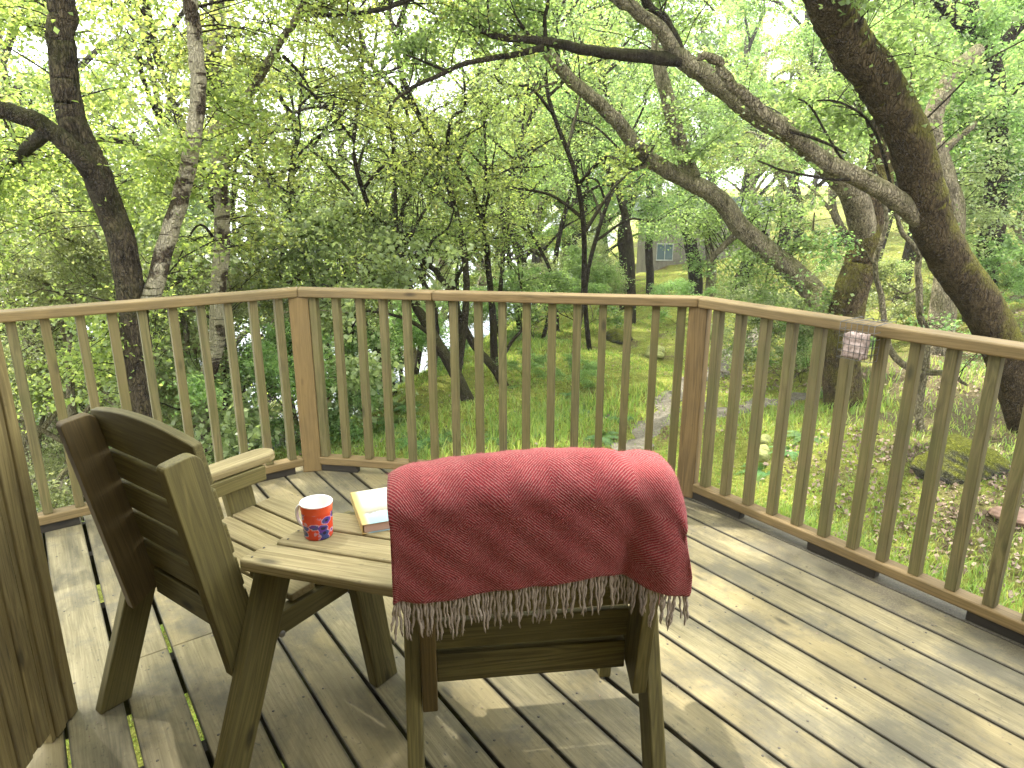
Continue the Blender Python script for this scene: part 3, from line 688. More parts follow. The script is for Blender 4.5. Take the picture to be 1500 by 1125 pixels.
wire([(-hx_, -.02, z1+.003), (hx_, -.02, z1+.003)]); wire([(-hx_, .03, z1+.003), (hx_, .03, z1+.003)])
M['wire'] = plain('dark_wire', (.10, .10, .09), .5, .5, metal=.5); t.build('wire_cage', M['wire'], feeder)
bm = bmesh.new(); bmesh.ops.create_cube(bm, size=1); bmesh.ops.subdivide_edges(bm, edges=bm.edges, cuts=9, use_grid_fill=True)
for v in bm.verts:
    c0 = v.co.copy(); v.co = Vector((c0.x*.078, c0.y*.036, c0.z*.088)); 
    k_ = 1+.10*math.sin(c0.x*13+c0.z*9)+.07*math.sin(c0.z*21+c0.y*11); v.co.y *= k_; v.co.z *= 1+.05*math.sin(c0.x*17); v.co += Vector((random.uniform(-1, 1), random.uniform(-1, 1), random.uniform(-1, 1)))*.0022
    if c0.z > .1 and c0.y < -.3 and abs(c0.x) < .4: v.co.y += .008
me = bpy.data.meshes.new('suet_block'); bm.to_mesh(me); bm.free(); [setattr(p, 'use_smooth', True) for p in me.polygons]
M['suet'] = plain('suet', (.46, .36, .31), .8, .2, .45, 90, .004); me.materials.append(M['suet']); o = link(bpy.data.objects.new('suet_block', me), feeder); o.location = (-.008, -.0745, .893)

# ------------------------------------------------------------------ our own cabin: ribbed corner at the left, wall behind the viewer
cabin = empty('timber_cabin', (-1.25, 1.60, 0)); tag(cabin, 'ribbed timber corner of the cabin wall at the left edge of the deck', 'cabin')
cinv = Matrix.Translation(-Vector(cabin.location))
def cp(o): o.matrix_parent_inverse = cinv; return o
E0 = Vector((-1.262, 1.615, 0)); wd = Vector((.11, -.994, 0)).normalized(); wn = Vector((-wd.y, wd.x, 0))   # wn points to the deck side
def ribs(name, s0, s1, count, mat, zl=.002, zh=2.6):
    m = MB()
    for k in range(count):
        a = s0+(s1-s0)*(k+.5)/count; wv_ = (s1-s0)/count; c = E0+wd*a
        m.box((zh-zl, wv_*1.0, .03), frame((c.x, c.y, (zl+zh)/2), (0, 0, 1), wd), .001)
        for r_, wq in ((.45, .62),):
            c2 = E0+wd*(a-wv_/2+wv_*r_)+wn*.017; m.box((zh-zl-.004, wv_*wq, .012), frame((c2.x, c2.y, (zl+zh)/2), (0, 0, 1), wd), .004, 3)
    return cp(m.build(name, mat, cabin))
ribs('corner_board', 0, .13, 2, M['cladding']); ribs('cladding', .132, .60, 6, M['cladding'], .04)
c = E0+wd*.68+wn*.012; cp(MB().box((2.58, .15, .05), frame((c.x, c.y, 1.3), (0, 0, 1), wd), .004).build('door_jamb', M['jamb'], cabin))
c = E0+wd*1.7-wn*.02; cp(MB().box((1.88, 2.6, .06), frame((c.x, c.y, 1.301), wd, (0, 0, 1)), .004).build('wall', M['cladding'], cabin))
m = MB()
for k in range(20):
    m.box((4.6, .135, .03), frame((1.1, -1.15, .08+k*.14), (1, 0, 0), (0, .15, 1)), .003)
cp(m.build('wall', M['cladding'], cabin))
cp(MB().box((5.6, 1.7, .06), frame((.9, -.75, 2.86), (1, 0, 0), (0, 1, .18)), .004).build('roof', M['darkwood'], cabin))

# ------------------------------------------------------------------ the hut in the distance
hY = 27.0; hp = at(1010, 414, hY); hut = empty('hut', (hp[0], hp[1], hp[2])); tag(hut, 'small grey boarded hut with one window seen beyond the trees', 'hut')
hut.rotation_euler = (0, 0, math.radians(-14))
m = MB(); k = 0; x = -2.1
while x < 2.7:
    wq = random.uniform(.13, .17)
    if -1.33 < x+wq/2 < -.72:
        m.box((1.0, wq-.012, .03), frame((x+wq/2, 0, .35), (0, 0, 1), (1, 0, 0)), .003); m.box((.95, wq-.012, .03), frame((x+wq/2, 0, 1.98), (0, 0, 1), (1, 0, 0)), .003)
    else: m.box((2.6, wq-.012, .03), frame((x+wq/2, 0, 1.15), (0, 0, 1), (1, 0, 0)), .003)
    x += wq
for sx in (-2.1, 2.7): m.box((3.0, 2.6, .03), frame((sx, 1.5, 1.15), (0, 1, 0), (0, 0, 1)), .003)
m.box((4.8, 2.6, .03), frame((.3, 3.0, 1.15), (1, 0, 0), (0, 0, 1)), .003); m.box((4.75, 2.6, .01), frame((.3, .04, 1.15), (1, 0, 0), (0, 0, 1)), 0)
m.build('wall', M['hut'], hut)
fm = MB()
for (a, b, l_, v_) in ((-1.03, .86, .66, 0), (-1.03, 1.5, .66, 0)): fm.box((l_, .05, .05), frame((a, -.035, b), (1, 0, 0), (0, 0, 1)), .003)
for a in (-1.34, -1.03, -.72): fm.box((.60, .03, .045), frame((a, -.032, 1.18), (0, 0, 1), (1, 0, 0)), .003)
M['wframe'] = plain('window_frame_paint', (.34, .35, .33), .5); wf = fm.build('window', M['wframe'], hut)
s = NT('window_glass'); s.bsdf((.10, .14, .17), .05, .8); M['glass'] = s.m; MB().box((.62, .62, .006), frame((-1.03, -.018, 1.18), (1, 0, 0), (0, 0, 1)), 0).build('pane', M['glass'], wf)
M['roofing'] = plain('roof_felt', (.10, .12, .10), .9, .1, .3, 8)
rm = MB(); rm.box((5.4, 1.95, .06), frame((.3, .75, 2.86), (1, 0, 0), (0, 1, .48)), .01); rm.box((5.4, 1.95, .06), frame((.3, 2.42, 2.86), (1, 0, 0), (0, -1, .48)), .01); rm.build('roof', M['roofing'], hut)
MB().box((5.2, .5, .3), frame((.3, -.2, -.10), (1, 0, 0), (0, 1, 0)), .02).build('plinth', M['gravel'], hut)

# ------------------------------------------------------------------ trees seen close by
def tree(name, label, limbs, blobs, leafmat_, barkmats, nleaf=60, spread=.20, lsize=.045, reach=1.8, twr=.006, group=None, side=3, root=None, cat='tree'):
    """limbs: list of (list of (px, py, distance), r0, r1); the first is the trunk and runs down to the ground"""
    L3 = []
    for pts, r0, r1 in limbs:
        P = [p if len(p) == 4 else at(*p) for p in pts]; P = np.array([p[:3] for p in P]); L3.append([P, r0, r1])
    b = L3[0][0][0].copy(); zg = float(gz(b[0], b[1]))
    if b[2] > zg-.2:
        dv = L3[0][0][0]-L3[0][0][1]; dv = dv/(abs(dv[2])+1e-6); h = b[2]-zg+.25; k_ = min(1.0, .9/max(h, .01))
        b2 = b+np.array([dv[0]*h*.35*k_, dv[1]*h*.35*k_, -h]); L3[0][0] = np.vstack([b2, L3[0][0]])
    e = empty(name, (L3[0][0][0][0], L3[0][0][0][1], zg)); tag(e, label, cat, group); inv = Matrix.Translation(-Vector(e.location))
    Ls = []
    for k, (P, r0, r1) in enumerate(L3):
        C = catmull(P, 14); n = len(C); w_ = rng.normal(0, .35, (n, 3)); w_ = np.apply_along_axis(lambda q: np.convolve(q, np.ones(5)/5, 'same'), 0, w_)*min(r0, .07)*.8; C = C+w_*np.linspace(0, 1, n)[:, None]
        r = np.linspace(r0, r1, n)
        if k == 0: r = r+r0*.55*np.exp(-np.arange(n)/2.2)
        T_ = Tubes(); T_.add(C, r, 26 if r0 > .06 else 9, .042 if r0 > .04 else .03)
        o = T_.build('trunk' if k == 0 else 'branch', barkmats[0] if k == 0 else barkmats[min(k, len(barkmats)-1)], e); o.matrix_parent_inverse = inv; Ls.append((C, r))
    tw = Tubes(); lp = []; grow(Ls, [(at(*b_[0]) if len(b_[0]) == 3 else b_[0][:3], b_[1], b_[2]) for b_ in blobs], tw, lp, nleaf, spread, reach, twr, side)
    if lp: o = leaves_mesh('crown', np.vstack(lp), lsize, leafmat_, e, tw=tw); o.matrix_parent_inverse = inv
    return e
W4 = lambda x, y, z: (x, y, z, 1)  # unseen crown blobs, added overhead towards the sun to shade the deck
# twin-stemmed birch at the left
tree('birch_tree', 'thick dark left birch forking into two stems behind the railing', [
    ([(214, 700, 5.2), (210, 640, 5.2), (205, 560, 5.2), (197, 480, 5.2), (190, 420, 5.2), (170, 330, 5.15), (140, 250, 5.1), (112, 190, 5.1), (95, 130, 5.1), (90, 60, 5.1), (93, 0, 5.1), (100, -120, 5.1), (90, -350, 5.2)], .115, .078),
    ([(216, 450, 5.2), (228, 415, 5.25), (248, 340, 5.3), (264, 290, 5.3), (280, 220, 5.3), (290, 130, 5.3), (285, 50, 5.3), (277, -20, 5.3), (260, -200, 5.4)], .07, .045),
    ([(162, 310, 5.1), (140, 262, 5.0), (110, 222, 4.9), (62, 182, 4.8), (0, 160, 4.7), (-80, 140, 4.6)], .075, .05),
    ([(70, 190, 4.8), (40, 218, 5.2), (10, 240, 5.6), (-40, 262, 6)], .05, .035)],
    [((60, 90, 5.0), .8, 20), ((210, 60, 5.8), .9, 26), ((180, 170, 5.5), .75, 26), ((320, 120, 6), .8, 26), ((60, 320, 5.6), .8, 30), ((130, 400, 5.8), .7, 22), ((250, 230, 6.2), .6, 14), ((20, 420, 5.3), .7, 20), (W4(-4.3, 4.9, 6.2), (1.6, 1.4, .8), 157), (W4(-2.6, 4.8, 6.0), (1.4, 1.2, .7), 157), (W4(-4.6, 3.2, 6.2), (1.4, 1.4, .8), 122), (W4(-2.8, 2.7, 6.2), (1.4, 1.3, .8), 122)],
    M['leaf_birch'], [M['bark_mid'], M['bark_birch'], M['bark_dark'], M['bark_dark']], 115, .24, .042)
tree('birch_tree', 'slender white and black birch just right of the twin-stemmed one', [
    ([(300, 650, 6.6), (304, 560, 6.6), (317, 500, 6.6), (320, 430, 6.6), (326, 340, 6.6), (322, 270, 6.6), (316, 200, 6.6), (314, 100, 6.6), (319, 0, 6.6), (325, -160, 6.7), (330, -400, 6.8)], .085, .055),
    ([(326, 205, 6.6), (352, 160, 6.5), (382, 110, 6.4), (408, 65, 6.3), (440, 15, 6.2), (470, -60, 6.1)], .045, .025),
    ([(440, 17, 6.2), (470, 22, 6.1), (520, 20, 6), (580, 8, 5.8), (640, -20, 5.6)], .022, .012),
    ([(415, 82, 6.3), (440, 108, 6.3), (457, 135, 6.3), (470, 155, 6.3)], .018, .006), ([(457, 137, 6.3), (438, 160, 6.3), (440, 195, 6.3), (434, 220, 6.3)], .012, .004),
    ([(322, 265, 6.6), (300, 250, 6.5), (268, 205, 6.4), (248, 150, 6.4)], .018, .006), ([(322, 360, 6.6), (290, 330, 6.5), (255, 395, 6.4)], .016, .006), ([(318, 470, 6.6), (280, 455, 6.5), (240, 465, 6.4)], .016, .006),
    ([(305, 590, 6.6), (270, 600, 6.4), (235, 590, 6.2)], .016, .006)],
    [((400, 150, 6.6), .8, 26), ((460, 90, 6.6), .9, 26), ((420, 250, 7.4), .8, 16), ((250, 120, 7), .8, 16), ((350, 330, 7.8), .8, 12), ((540, 40, 6.4), .7, 22), (W4(-2.0, 6.2, 6.2), (1.6, 1.2, .8), 140), ((330, -250, 6.5), (2, 1.6, 1.2), 60), ((620, -150, 5.8), (1.2, 1.0, .6), 30)],
    M['leaf_birch'], [M['bark_birch'], M['bark_limb'], M['bark_dark']], 110, .24, .042)
# slender dark stems in the middle
def slim(label, pts, r0, r1, extra=(), blobs=(), mat='leaf_far', name='young_tree'):
    return tree(name, label, [(pts, r0, r1)]+list(extra), blobs, M[mat], [M['bark_dark']], 75, .30, .044, 1.9, .005, side=4)
slim('thin dark upright sapling with bare forked top left of centre', [(600, 520, 9), (596, 470, 9), (588, 410, 9), (581, 330, 9), (578, 260, 9), (574, 200, 9), (570, 150, 9)], .045, .014,
     [([(577, 245, 9), (560, 220, 9), (540, 215, 9)], .012, .005), ([(578, 250, 9), (600, 225, 8.9), (622, 222, 8.8)], .012, .005), ([(572, 175, 9), (590, 160, 9), (610, 150, 9)], .01, .004)],
     [((540, 300, 9), .8, 16), ((640, 250, 9), .9, 16), ((600, 380, 9.4), .8, 14)])
slim('dark curved tree leaning left with its foot in the grass behind the middle balusters', [(706, 622, 8.2), (690, 596, 8.2), (664, 541, 8.25), (634, 492, 8.4), (606, 440, 8.6), (585, 380, 8.8), (545, 330, 9), (500, 300, 9.2)], .095, .03,
     [([(634, 492, 8.4), (600, 470, 8.3), (560, 458, 8.2), (520, 455, 8.1)], .03, .01), ([(585, 385, 8.8), (610, 330, 8.9), (640, 280, 9)], .03, .012)],
     [((480, 300, 9.2), .9, 22), ((540, 430, 8.8), .7, 14), ((660, 250, 9), 1.0, 20), ((600, 180, 9.4), .9, 16)], 'leaf_birch')
slim('second dark leaning tree whose curved foot stands by a small bush', [(756, 604, 8.9), (748, 585, 8.9), (726, 543, 9), (692, 502, 9.1), (670, 455, 9.2), (640, 400, 9.4), (600, 370, 9.6)], .075, .03,
     [([(726, 543, 9), (750, 500, 9.1), (770, 470, 9.2), (760, 400, 9.3)], .03, .012)], [((640, 330, 9.8), .9, 20), ((760, 360, 9.6), .9, 20), ((560, 350, 9.6), .8, 14)])
slim('thin dark stem rising left of the rail joint', [(722, 470, 10), (718, 420, 10), (712, 360, 10), (705, 320, 10), (690, 270, 10), (672, 235, 10), (690, 190, 10)], .06, .018,
     [([(706, 325, 10), (716, 285, 10), (722, 240, 10), (728, 200, 10)], .025, .008)], [((700, 260, 10), 1.0, 26), ((760, 320, 10.3), .9, 18), ((640, 300, 10), .9, 18)], 'leaf_birch')
slim('thin straight dark stem between the two leaning trees', [(672, 480, 10.6), (670, 420, 10.6), (668, 340, 10.6), (664, 270, 10.6), (668, 230, 10.6)], .04, .014, [], [((680, 200, 10.8), 1.0, 20), ((640, 150, 11), 1, 18)])
slim('short dark tree with crooked stem behind the post at the left', [(574, 575, 10), (566, 540, 10), (545, 500, 10.1), (520, 440, 10.2), (500, 380, 10.3), (470, 350, 10.4), (430, 330, 10.4)], .09, .03,
     [([(520, 440, 10.2), (480, 420, 10), (440, 410, 9.9), (400, 420, 9.8)], .035, .012)], [((440, 330, 10.3), 1.0, 26), ((500, 420, 10), .8, 16), ((400, 420, 9.8), .9, 18)])
slim('dark stem with upswept side branches in front of the lake', [(640, 560, 12), (638, 500, 12), (624, 440, 12), (618, 390, 12), (600, 300, 12.2), (610, 220, 12.4)], .07, .02, [([(620, 400, 12), (650, 350, 12), (670, 330, 12)], .03, .01)], [((560, 230, 12.5), 1.2, 24), ((620, 330, 12.5), 1.1, 20)])

# the oak whose long mossy limbs cross the right half
tree('oak_tree', 'spreading oak with pale mossy limbs reaching left across the view', [
    ([(1236, 600, 7.5), (1232, 540, 7.5), (1235, 490, 7.5), (1246, 430, 7.5), (1262, 380, 7.5), (1272, 330, 7.5), (1285, 270, 7.5), (1294, 200, 7.5), (1268, 135, 7.5), (1235, 90, 7.5), (1215, 0, 7.6), (1205, -200, 7.8)], .23, .08),
    ([(1268, 345, 7.5), (1250, 285, 7.3), (1222, 250, 7.2), (1170, 205, 7), (1108, 168, 6.8), (1048, 122, 6.6), (988, 78, 6.4)], .145, .075),
    ([(990, 80, 6.4), (968, 45, 6.3), (930, 14, 6.2), (890, -12, 6.1), (820, -60, 6)], .065, .04), ([(998, 85, 6.4), (978, 38, 6.4), (950, 5, 6.4), (930, -40, 6.4)], .055, .035),
    ([(995, 88, 6.4), (930, 81, 6.3), (895, 78, 6.3), (852, 72, 6.2), (810, 62, 6.2), (774, 58, 6.1), (735, 54, 6.1), (703, 44, 6)], .060, .022),
    ([(795, 70, 6.15), (770, 76, 6.1), (743, 82, 6.1), (684, 92, 6), (640, 112, 5.9), (606, 127, 5.9), (575, 150, 5.8)], .030, .012),
    ([(655, 104, 5.95), (625, 92, 5.9), (595, 80, 5.8)], .014, .006), ([(800, 66, 6.2), (798, 30, 6.2), (803, 0, 6.2), (800, -40, 6.2)], .02, .012), ([(782, 62, 6.2), (765, 38, 6.1), (755, 22, 6)], .016, .008),
    ([(1236, 500, 7.7), (1222, 470, 7.9), (1195, 432, 8.2), (1165, 400, 8.5), (1130, 372, 8.6), (1088, 335, 8.6), (1052, 290, 8.5), (1008, 266, 8.4), (962, 240, 8.3), (930, 211, 8.2), (891, 164, 8.1), (832, 113, 8), (800, 76, 7.9)], .16, .06),
    ([(1015, 262, 8.4), (996, 212, 8.5), (985, 170, 8.5), (966, 94, 8.6), (960, 20, 8.7), (950, -60, 8.8)], .10, .06),
    ([(962, 240, 8.3), (945, 244, 8.2), (930, 248, 8.1)], .03, .015), ([(868, 142, 8.1), (845, 118, 8.1), (800, 125, 8), (775, 140, 8)], .022, .008),
    ([(1088, 335, 8.6), (1060, 360, 8.7), (1040, 385, 8.8)], .05, .03)],
    [((900, 10, 6.8), .8, 20), ((780, 0, 6.8), .8, 18), ((650, 60, 6.4), .7, 16), ((1100, 40, 8), 1.0, 24), ((1040, 190, 9), .9, 18), ((1150, 110, 8.4), .9, 18), ((1120, 270, 9.2), .8, 18), ((1010, 330, 9.4), .7, 16), ((860, 90, 9), .8, 14), ((930, 130, 9.4), .9, 14), ((1170, 300, 9), .7, 14), ((1190, 60, 8.5), .8, 14), ((1150, 400, 8.0), .5, 10), ((1190, 430, 7.8), .4, 8),
     ((1000, -260, 7), (2.2, 1.6, 1.0), 40), ((760, -200, 7), (1.6, 1.4, .8), 24), ((620, -60, 6.4), (1, 1, .5), 12)],
    M['leaf_oak'], [M['bark_oak'], M['bark_limb'], M['bark_limb'], M['bark_dark'], M['bark_dark'], M['bark_dark'], M['bark_dark'], M['bark_dark'], M['bark_dark'], M['bark_limb']], 130, .25, .044, 1.8, .006)
tree('oak_tree', 'massive leaning moss covered oak trunk at the right of the deck', [
    ([(1530, 690, 6.2), (1510, 630, 6.1), (1488, 560, 6), (1462, 495, 5.9), (1430, 435, 5.8), (1396, 385, 5.7), (1366, 330, 5.6), (1350, 270, 5.5), (1328, 195, 5.4), (1290, 125, 5.3), (1248, 65, 5.2), (1216, 0, 5.1), (1190, -80, 5), (1150, -260, 4.9)], .178, .132),
    ([(1360, 330, 5.6), (1325, 302, 5.5), (1295, 280, 5.4), (1250, 256, 5.3), (1215, 240, 5.25), (1180, 215, 5.2), (1140, 184, 5.1), (1100, 150, 5.05), (1068, 118, 5), (1052, 90, 4.95), (1022, 84, 4.9)], .085, .024),
    ([(1145, 188, 5.1), (1200, 205, 5.0), (1240, 225, 5.0)], .016, .006), ([(1262, 262, 5.3), (1215, 262, 5.2), (1150, 250, 5.2), (1110, 235, 5.2)], .014, .006),
    ([(1280, 275, 5.4), (1235, 235, 5.4), (1190, 160, 5.4), (1170, 145, 5.4)], .012, .005), ([(1310, 290, 5.5), (1280, 190, 5.6), (1230, 150, 5.6), (1170, 150, 5.6)], .014, .005)],
    [((1200, 130, 6), .5, 8), ((1120, 220, 6), .5, 8), ((1210, 300, 6.3), .5, 10), ((1300, 30, 6.3), .5, 8), (W4(-.4, 4.8, 6.2), (1.5, 1.2, .7), 157), (W4(-.8, 3.2, 6.0), (1.5, 1.2, .7), 140), ((1250, -350, 4.6), (2.2, 1.8, 1.0), 60), ((1550, -200, 5), (1.6, 1.6, 1.0), 40)],
    M['leaf_oak'], [M['bark_oak'], M['bark_limb'], M['bark_dark']], 130, .22, .043, 1.7, .005)
tree('oak_tree', 'dark upright oak at the far right forking near the top of the picture', [
    ([(1452, 350, 10), (1458, 300, 10), (1460, 230, 10), (1462, 160, 10), (1452, 85, 10), (1444, 72, 10), (1425, 20, 10), (1430, -80, 10)], .17, .07),
    ([(1450, 80, 10), (1425, 55, 9.9), (1395, 22, 9.8), (1362, -10, 9.7), (1340, -60, 9.6)], .09, .05), ([(1458, 80, 10), (1480, 52, 9.9), (1512, 25, 9.8), (1560, 0, 9.7)], .09, .05),
    ([(1462, 155, 10), (1485, 135, 9.8), (1520, 105, 9.6)], .05, .03), ([(1460, 165, 10), (1430, 150, 9.8), (1400, 132, 9.6), (1370, 128, 9.5)], .035, .012)],
    [((1400, 30, 10), 1.1, 34), ((1480, 20, 10), 1.0, 26), ((1400, 150, 10.4), 1.0, 28), ((1490, 220, 10), .9, 26), ((1440, 300, 10.4), 1.0, 24), ((1350, 80, 10), .9, 24)],
    M['leaf_oak'], [M['bark_dark']], 220, .30, .048, 2.0)
tree('oak_tree', 'pale crooked oak half hidden behind the massive leaning trunk', [
    ([(1395, 330, 9), (1385, 270, 9), (1373, 228, 9), (1366, 178, 9), (1384, 130, 9), (1402, 98, 9), (1430, 75, 9.2)], .16, .08), ([(1378, 225, 9), (1400, 205, 9), (1430, 180, 9)], .06, .03)],
    [((1380, 330, 9.4), .9, 26), ((1440, 250, 9.6), .8, 22)], M['leaf_pale'], [M['bark_limb']], 80, .24, .05)
tree('young_tree', 'crooked grey sapling in front of the spreading oak trunk', [
    ([(1352, 645, 6.4), (1346, 600, 6.4), (1358, 500, 6.4), (1348, 462, 6.4), (1345, 400, 6.4), (1345, 372, 6.4), (1326, 344, 6.4), (1310, 313, 6.4)], .045, .02),
    ([(1352, 548, 6.4), (1318, 530, 6.35), (1300, 500, 6.3), (1292, 440, 6.3), (1282, 388, 6.3), (1297, 335, 6.3), (1296, 300, 6.3), (1275, 225, 6.3)], .036, .014), ([(1352, 545, 6.4), (1390, 548, 6.3), (1418, 565, 6.2)], .036, .012),
    ([(1285, 395, 6.3), (1262, 362, 6.3), (1215, 312, 6.3)], .012, .004), ([(1345, 420, 6.4), (1325, 430, 6.4), (1300, 415, 6.4)], .012, .005)],
    [((1330, 430, 6.6), .4, 8), ((1240, 330, 6.6), .5, 12), ((1400, 520, 6.2), .4, 6)], M['leaf_oak'], [M['bark_limb']], 40, .18, .04, 1.2)
# trunks round the hut
for lab, pts, r0, r1, bl in (
    ('dark trunk standing left in front of the hut', [(952, 432, 20), (952, 395, 20), (950, 360, 20), (955, 320, 20), (948, 250, 20)], .13, .09, [((960, 300, 20), 1.4, 26)]),
    ('straight trunk at the left end of the hut', [(917, 425, 17), (915, 380, 17), (912, 340, 17), (925, 290, 17), (935, 240, 17)], .16, .1, [((880, 260, 17), 1.6, 34), ((960, 220, 17), 1.5, 30)]),
    ('stout trunk in front of the hut wall', [(1018, 438, 18), (1018, 395, 18), (1010, 350, 18), (1000, 310, 18)], .22, .14, [((1000, 290, 18), 1.3, 30)]),
    ('paler twin trunk beside the stout one near the hut', [(1040, 436, 17.5), (1042, 395, 17.5), (1038, 350, 17.5), (1040, 300, 17.5)], .15, .1, [((1040, 320, 17), 1.0, 24)]),
    ('short trunk leaning right on the mossy mound', [(1078, 442, 15), (1086, 412, 15), (1098, 378, 15), (1120, 340, 15)], .2, .12, [((1110, 320, 15), 1.0, 26)]),
    ('upright trunk with raised branches near the centre of the far bank', [(880, 430, 22), (885, 360, 22), (870, 300, 22), (850, 250, 22), (830, 200, 22)], .16, .08, [((840, 200, 22), 2.0, 44), ((900, 130, 22), 2.2, 44)]),
    ('slanting trunk crossing behind the spreading oak limbs', [(925, 420, 14), (920, 340, 14), (905, 280, 14), (880, 230, 14), (850, 190, 14)], .10, .05, [((820, 160, 14), 1.4, 34), ((900, 200, 14), 1.2, 26)])):
    tree('oak_tree', lab, [(pts, r0, r1)], bl, M['leaf_oak'], [M['bark_dark'] if 'paler' not in lab else M['bark_limb']], 110, .36, .065, 2.4, .008)

# ------------------------------------------------------------------ woodland behind, built of a few kinds copied many times
def proto(name, H, R, lm, bmat, nl, ls, seed, low=.25, sp=.34, shrub=False):
    global rng
    rng = np.random.default_rng(seed); e = empty(name); T_ = Tubes(); limbs = []
    C = catmull(np.array([[0, 0, -.3]]+[[rng.normal(0, .25), rng.normal(0, .25), H*k/5] for k in range(1, 6)]), 6)
    r = np.linspace(.022*H, .006*H, len(C)); 
    if shrub: r = r*.35
    T_.add(C, r, 8, .04); limbs.append((C, r)); nb_ = 11
    for k in range(nb_):
        t = low+(.95-low)*k/nb_; o = C[int(t*(len(C)-1))]; a = k*2.4+rng.uniform(-.4, .4); ln = R*(1.15-.6*t)*rng.uniform(.8, 1.15)
        d = np.array([math.cos(a), math.sin(a), rng.uniform(.25, .9)]); P = catmull(np.array([o, o+d*ln*.4+[0, 0, .1*ln], o+d*ln*.75+rng.normal(0, .12, 3), o+d*ln]), 5); rr = np.linspace(.010*H*(1.1-t*.6), .003*H, len(P))
        if shrub: rr = rr*.5
        T_.add(P, rr, 6, .03); limbs.append((P, rr))
    T_.build('trunk', bmat, e); tw = Tubes(); lp = []; bl = [(l[0][-4], (R*.42, R*.42, R*.30), 15) for l in limbs[1:]]+[(C[-1], (R*.45, R*.45, R*.4), 16)]
    grow(limbs, bl, tw, lp, nl, sp, R*.7, .005, 2); leaves_mesh('crown', np.vstack(lp), ls, lm, e, tw=tw); return e
protos = {
 'a': proto('birch_tree', 8, 2.2, M['leaf_birch'], M['bark_birch'], 135, .058, 11),
 'b': proto('oak_tree', 8.5, 3.0, M['leaf_oak'], M['bark_dark'], 230, .066, 12, .2, .42),
 'c': proto('willow_tree', 6.5, 2.3, M['leaf_pale'], M['bark_limb'], 150, .056, 13, .15),
 'd': proto('alder_tree', 9.5, 2.5, M['leaf_far'], M['bark_dark'], 135, .060, 14),
 's': proto('bush', 1.5, 1.0, M['leaf_oak'], M['bark_dark'], 110, .048, 15, .08, .2, True),
 'p': proto('bush', 1.7, 1.1, M['leaf_pale'], M['bark_limb'], 110, .05, 16, .08, .2, True)}
protos['t'] = proto('young_tree', 6.2, 1.5, M['leaf_birch'], M['bark_dark'], 34, .048, 17, .3, .24, True)
protos['u'] = proto('young_tree', 7.0, 1.9, M['leaf_far'], M['bark_dark'], 36, .048, 18, .35, .28, True)
used = set()
G = {'lake': ('young green tree in the thin row between the glade and the lake', 'tree', 'trees along the lake side'),
     'slope': ('pale leafy tree growing on the slope below the left railing', 'tree', 'trees on the slope below the left railing'),
     'glade': ('leafy tree in the wood behind the grassy glade', 'tree', 'trees behind the glade'),
     'hill': ('tree on the rising ground beyond the two big oaks', 'tree', 'trees on the rising ground at the right'),
     'slim': ('slender dark stemmed sapling in the thicket beyond the left half of the railing', 'tree', 'saplings in the thicket'),
     'far': ('hazy tree of the far wood beyond the hut', 'tree', 'trees of the far wood'),
     'bushes': ('low leafy bush at the edge of the glade', 'bush', 'bushes round the glade')}
def put(kind, x, y, s_, g, dz=0, label=None):
    o = protos[kind]
    if kind in used: o = copy_tree(o)
    used.add(kind); o.location = (x, y, float(gz(x, y))+dz-.05); o.rotation_euler = (0, 0, random.uniform(0, 6.28)); k = s_*random.uniform(.95, 1.05); o.scale = (k, k, k*random.uniform(.92, 1.1))
    lb, cat, grp = G[g]; tag(o, label or lb, cat, None if label else grp); return o
random.seed(21)
for px, Yd, k, s_ in ((-60, 7.5, 'c', .72), (60, 9, 'c', .85), (150, 11, 'a', .9), (20, 14, 'd', 1.35), (120, 20, 'd', 1.7), (260, 26, 'd', 1.8), (-60, 18, 'b', 1.6), (380, 24, 'd', 1.7), (50, 10, 'a', 1.25), (250, 9.5, 'c', .60), (180, 15, 'a', .9), (90, 17, 'a', 1.1), (-100, 12, 'b', .9), (230, 7.2, 'c', .42), (120, 6.9, 'c', .52), (350, 8.0, 'p', 1.5), (20, 6.4, 'c', .5)):
    put(k, (px-750)/1028*Yd, Yd, s_, 'slope')
for px, Yd, k, s_ in ((470, 17, 'a', .8), (590, 18, 'c', .8), (640, 21, 'a', .85), (700, 17, 'a', .75), (760, 20, 'd', .8), (800, 18, 'a', .7), (500, 26, 'd', 1.5), (640, 30, 'a', 1.5), (560, 34, 'd', 1.6), (740, 30, 'b', 1.3), (500, 24, 'a', 1.2)):
    put(k, (px-750)/1028*Yd, Yd, s_, 'lake')
for px, Yd, k, s_ in ((820, 24, 'b', 1.0), (880, 30, 'b', 1.1), (960, 32, 'b', 1.1), (1020, 36, 'd', 1.2), (850, 17, 'b', .62), (1090, 30, 'b', 1.1), (790, 28, 'a', .9), (860, 22, 'b', 1.15), (790, 34, 'b', 1.4)):
    put(k, (px-750)/1028*Yd, Yd, s_, 'glade')
for px, Yd, k, s_ in ((1160, 20, 'b', .9), (1230, 14, 'c', .75), (1290, 18, 'b', .9), (1340, 13, 'b', .7), (1400, 20, 'd', .9), (1470, 16, 'b', .8), (1530, 14, 'b', .8), (1180, 27, 'd', 1), (1300, 27, 'b', 1.1), (1420, 28, 'b', 1.1), (1560, 22, 'd', 1), (1500, 11.5, 'c', .5), (1110, 24, 'a', .8)):
    put(k, (px-750)/1028*Yd, Yd, s_, 'hill')
for k_ in range(18):
    px = 410+k_*27+random.uniform(-10, 10); Yd = random.uniform(8.8, 14.5); put('tu'[k_ % 2], (px-750)/1028*Yd, Yd, random.uniform(.8, 1.15), 'slim')
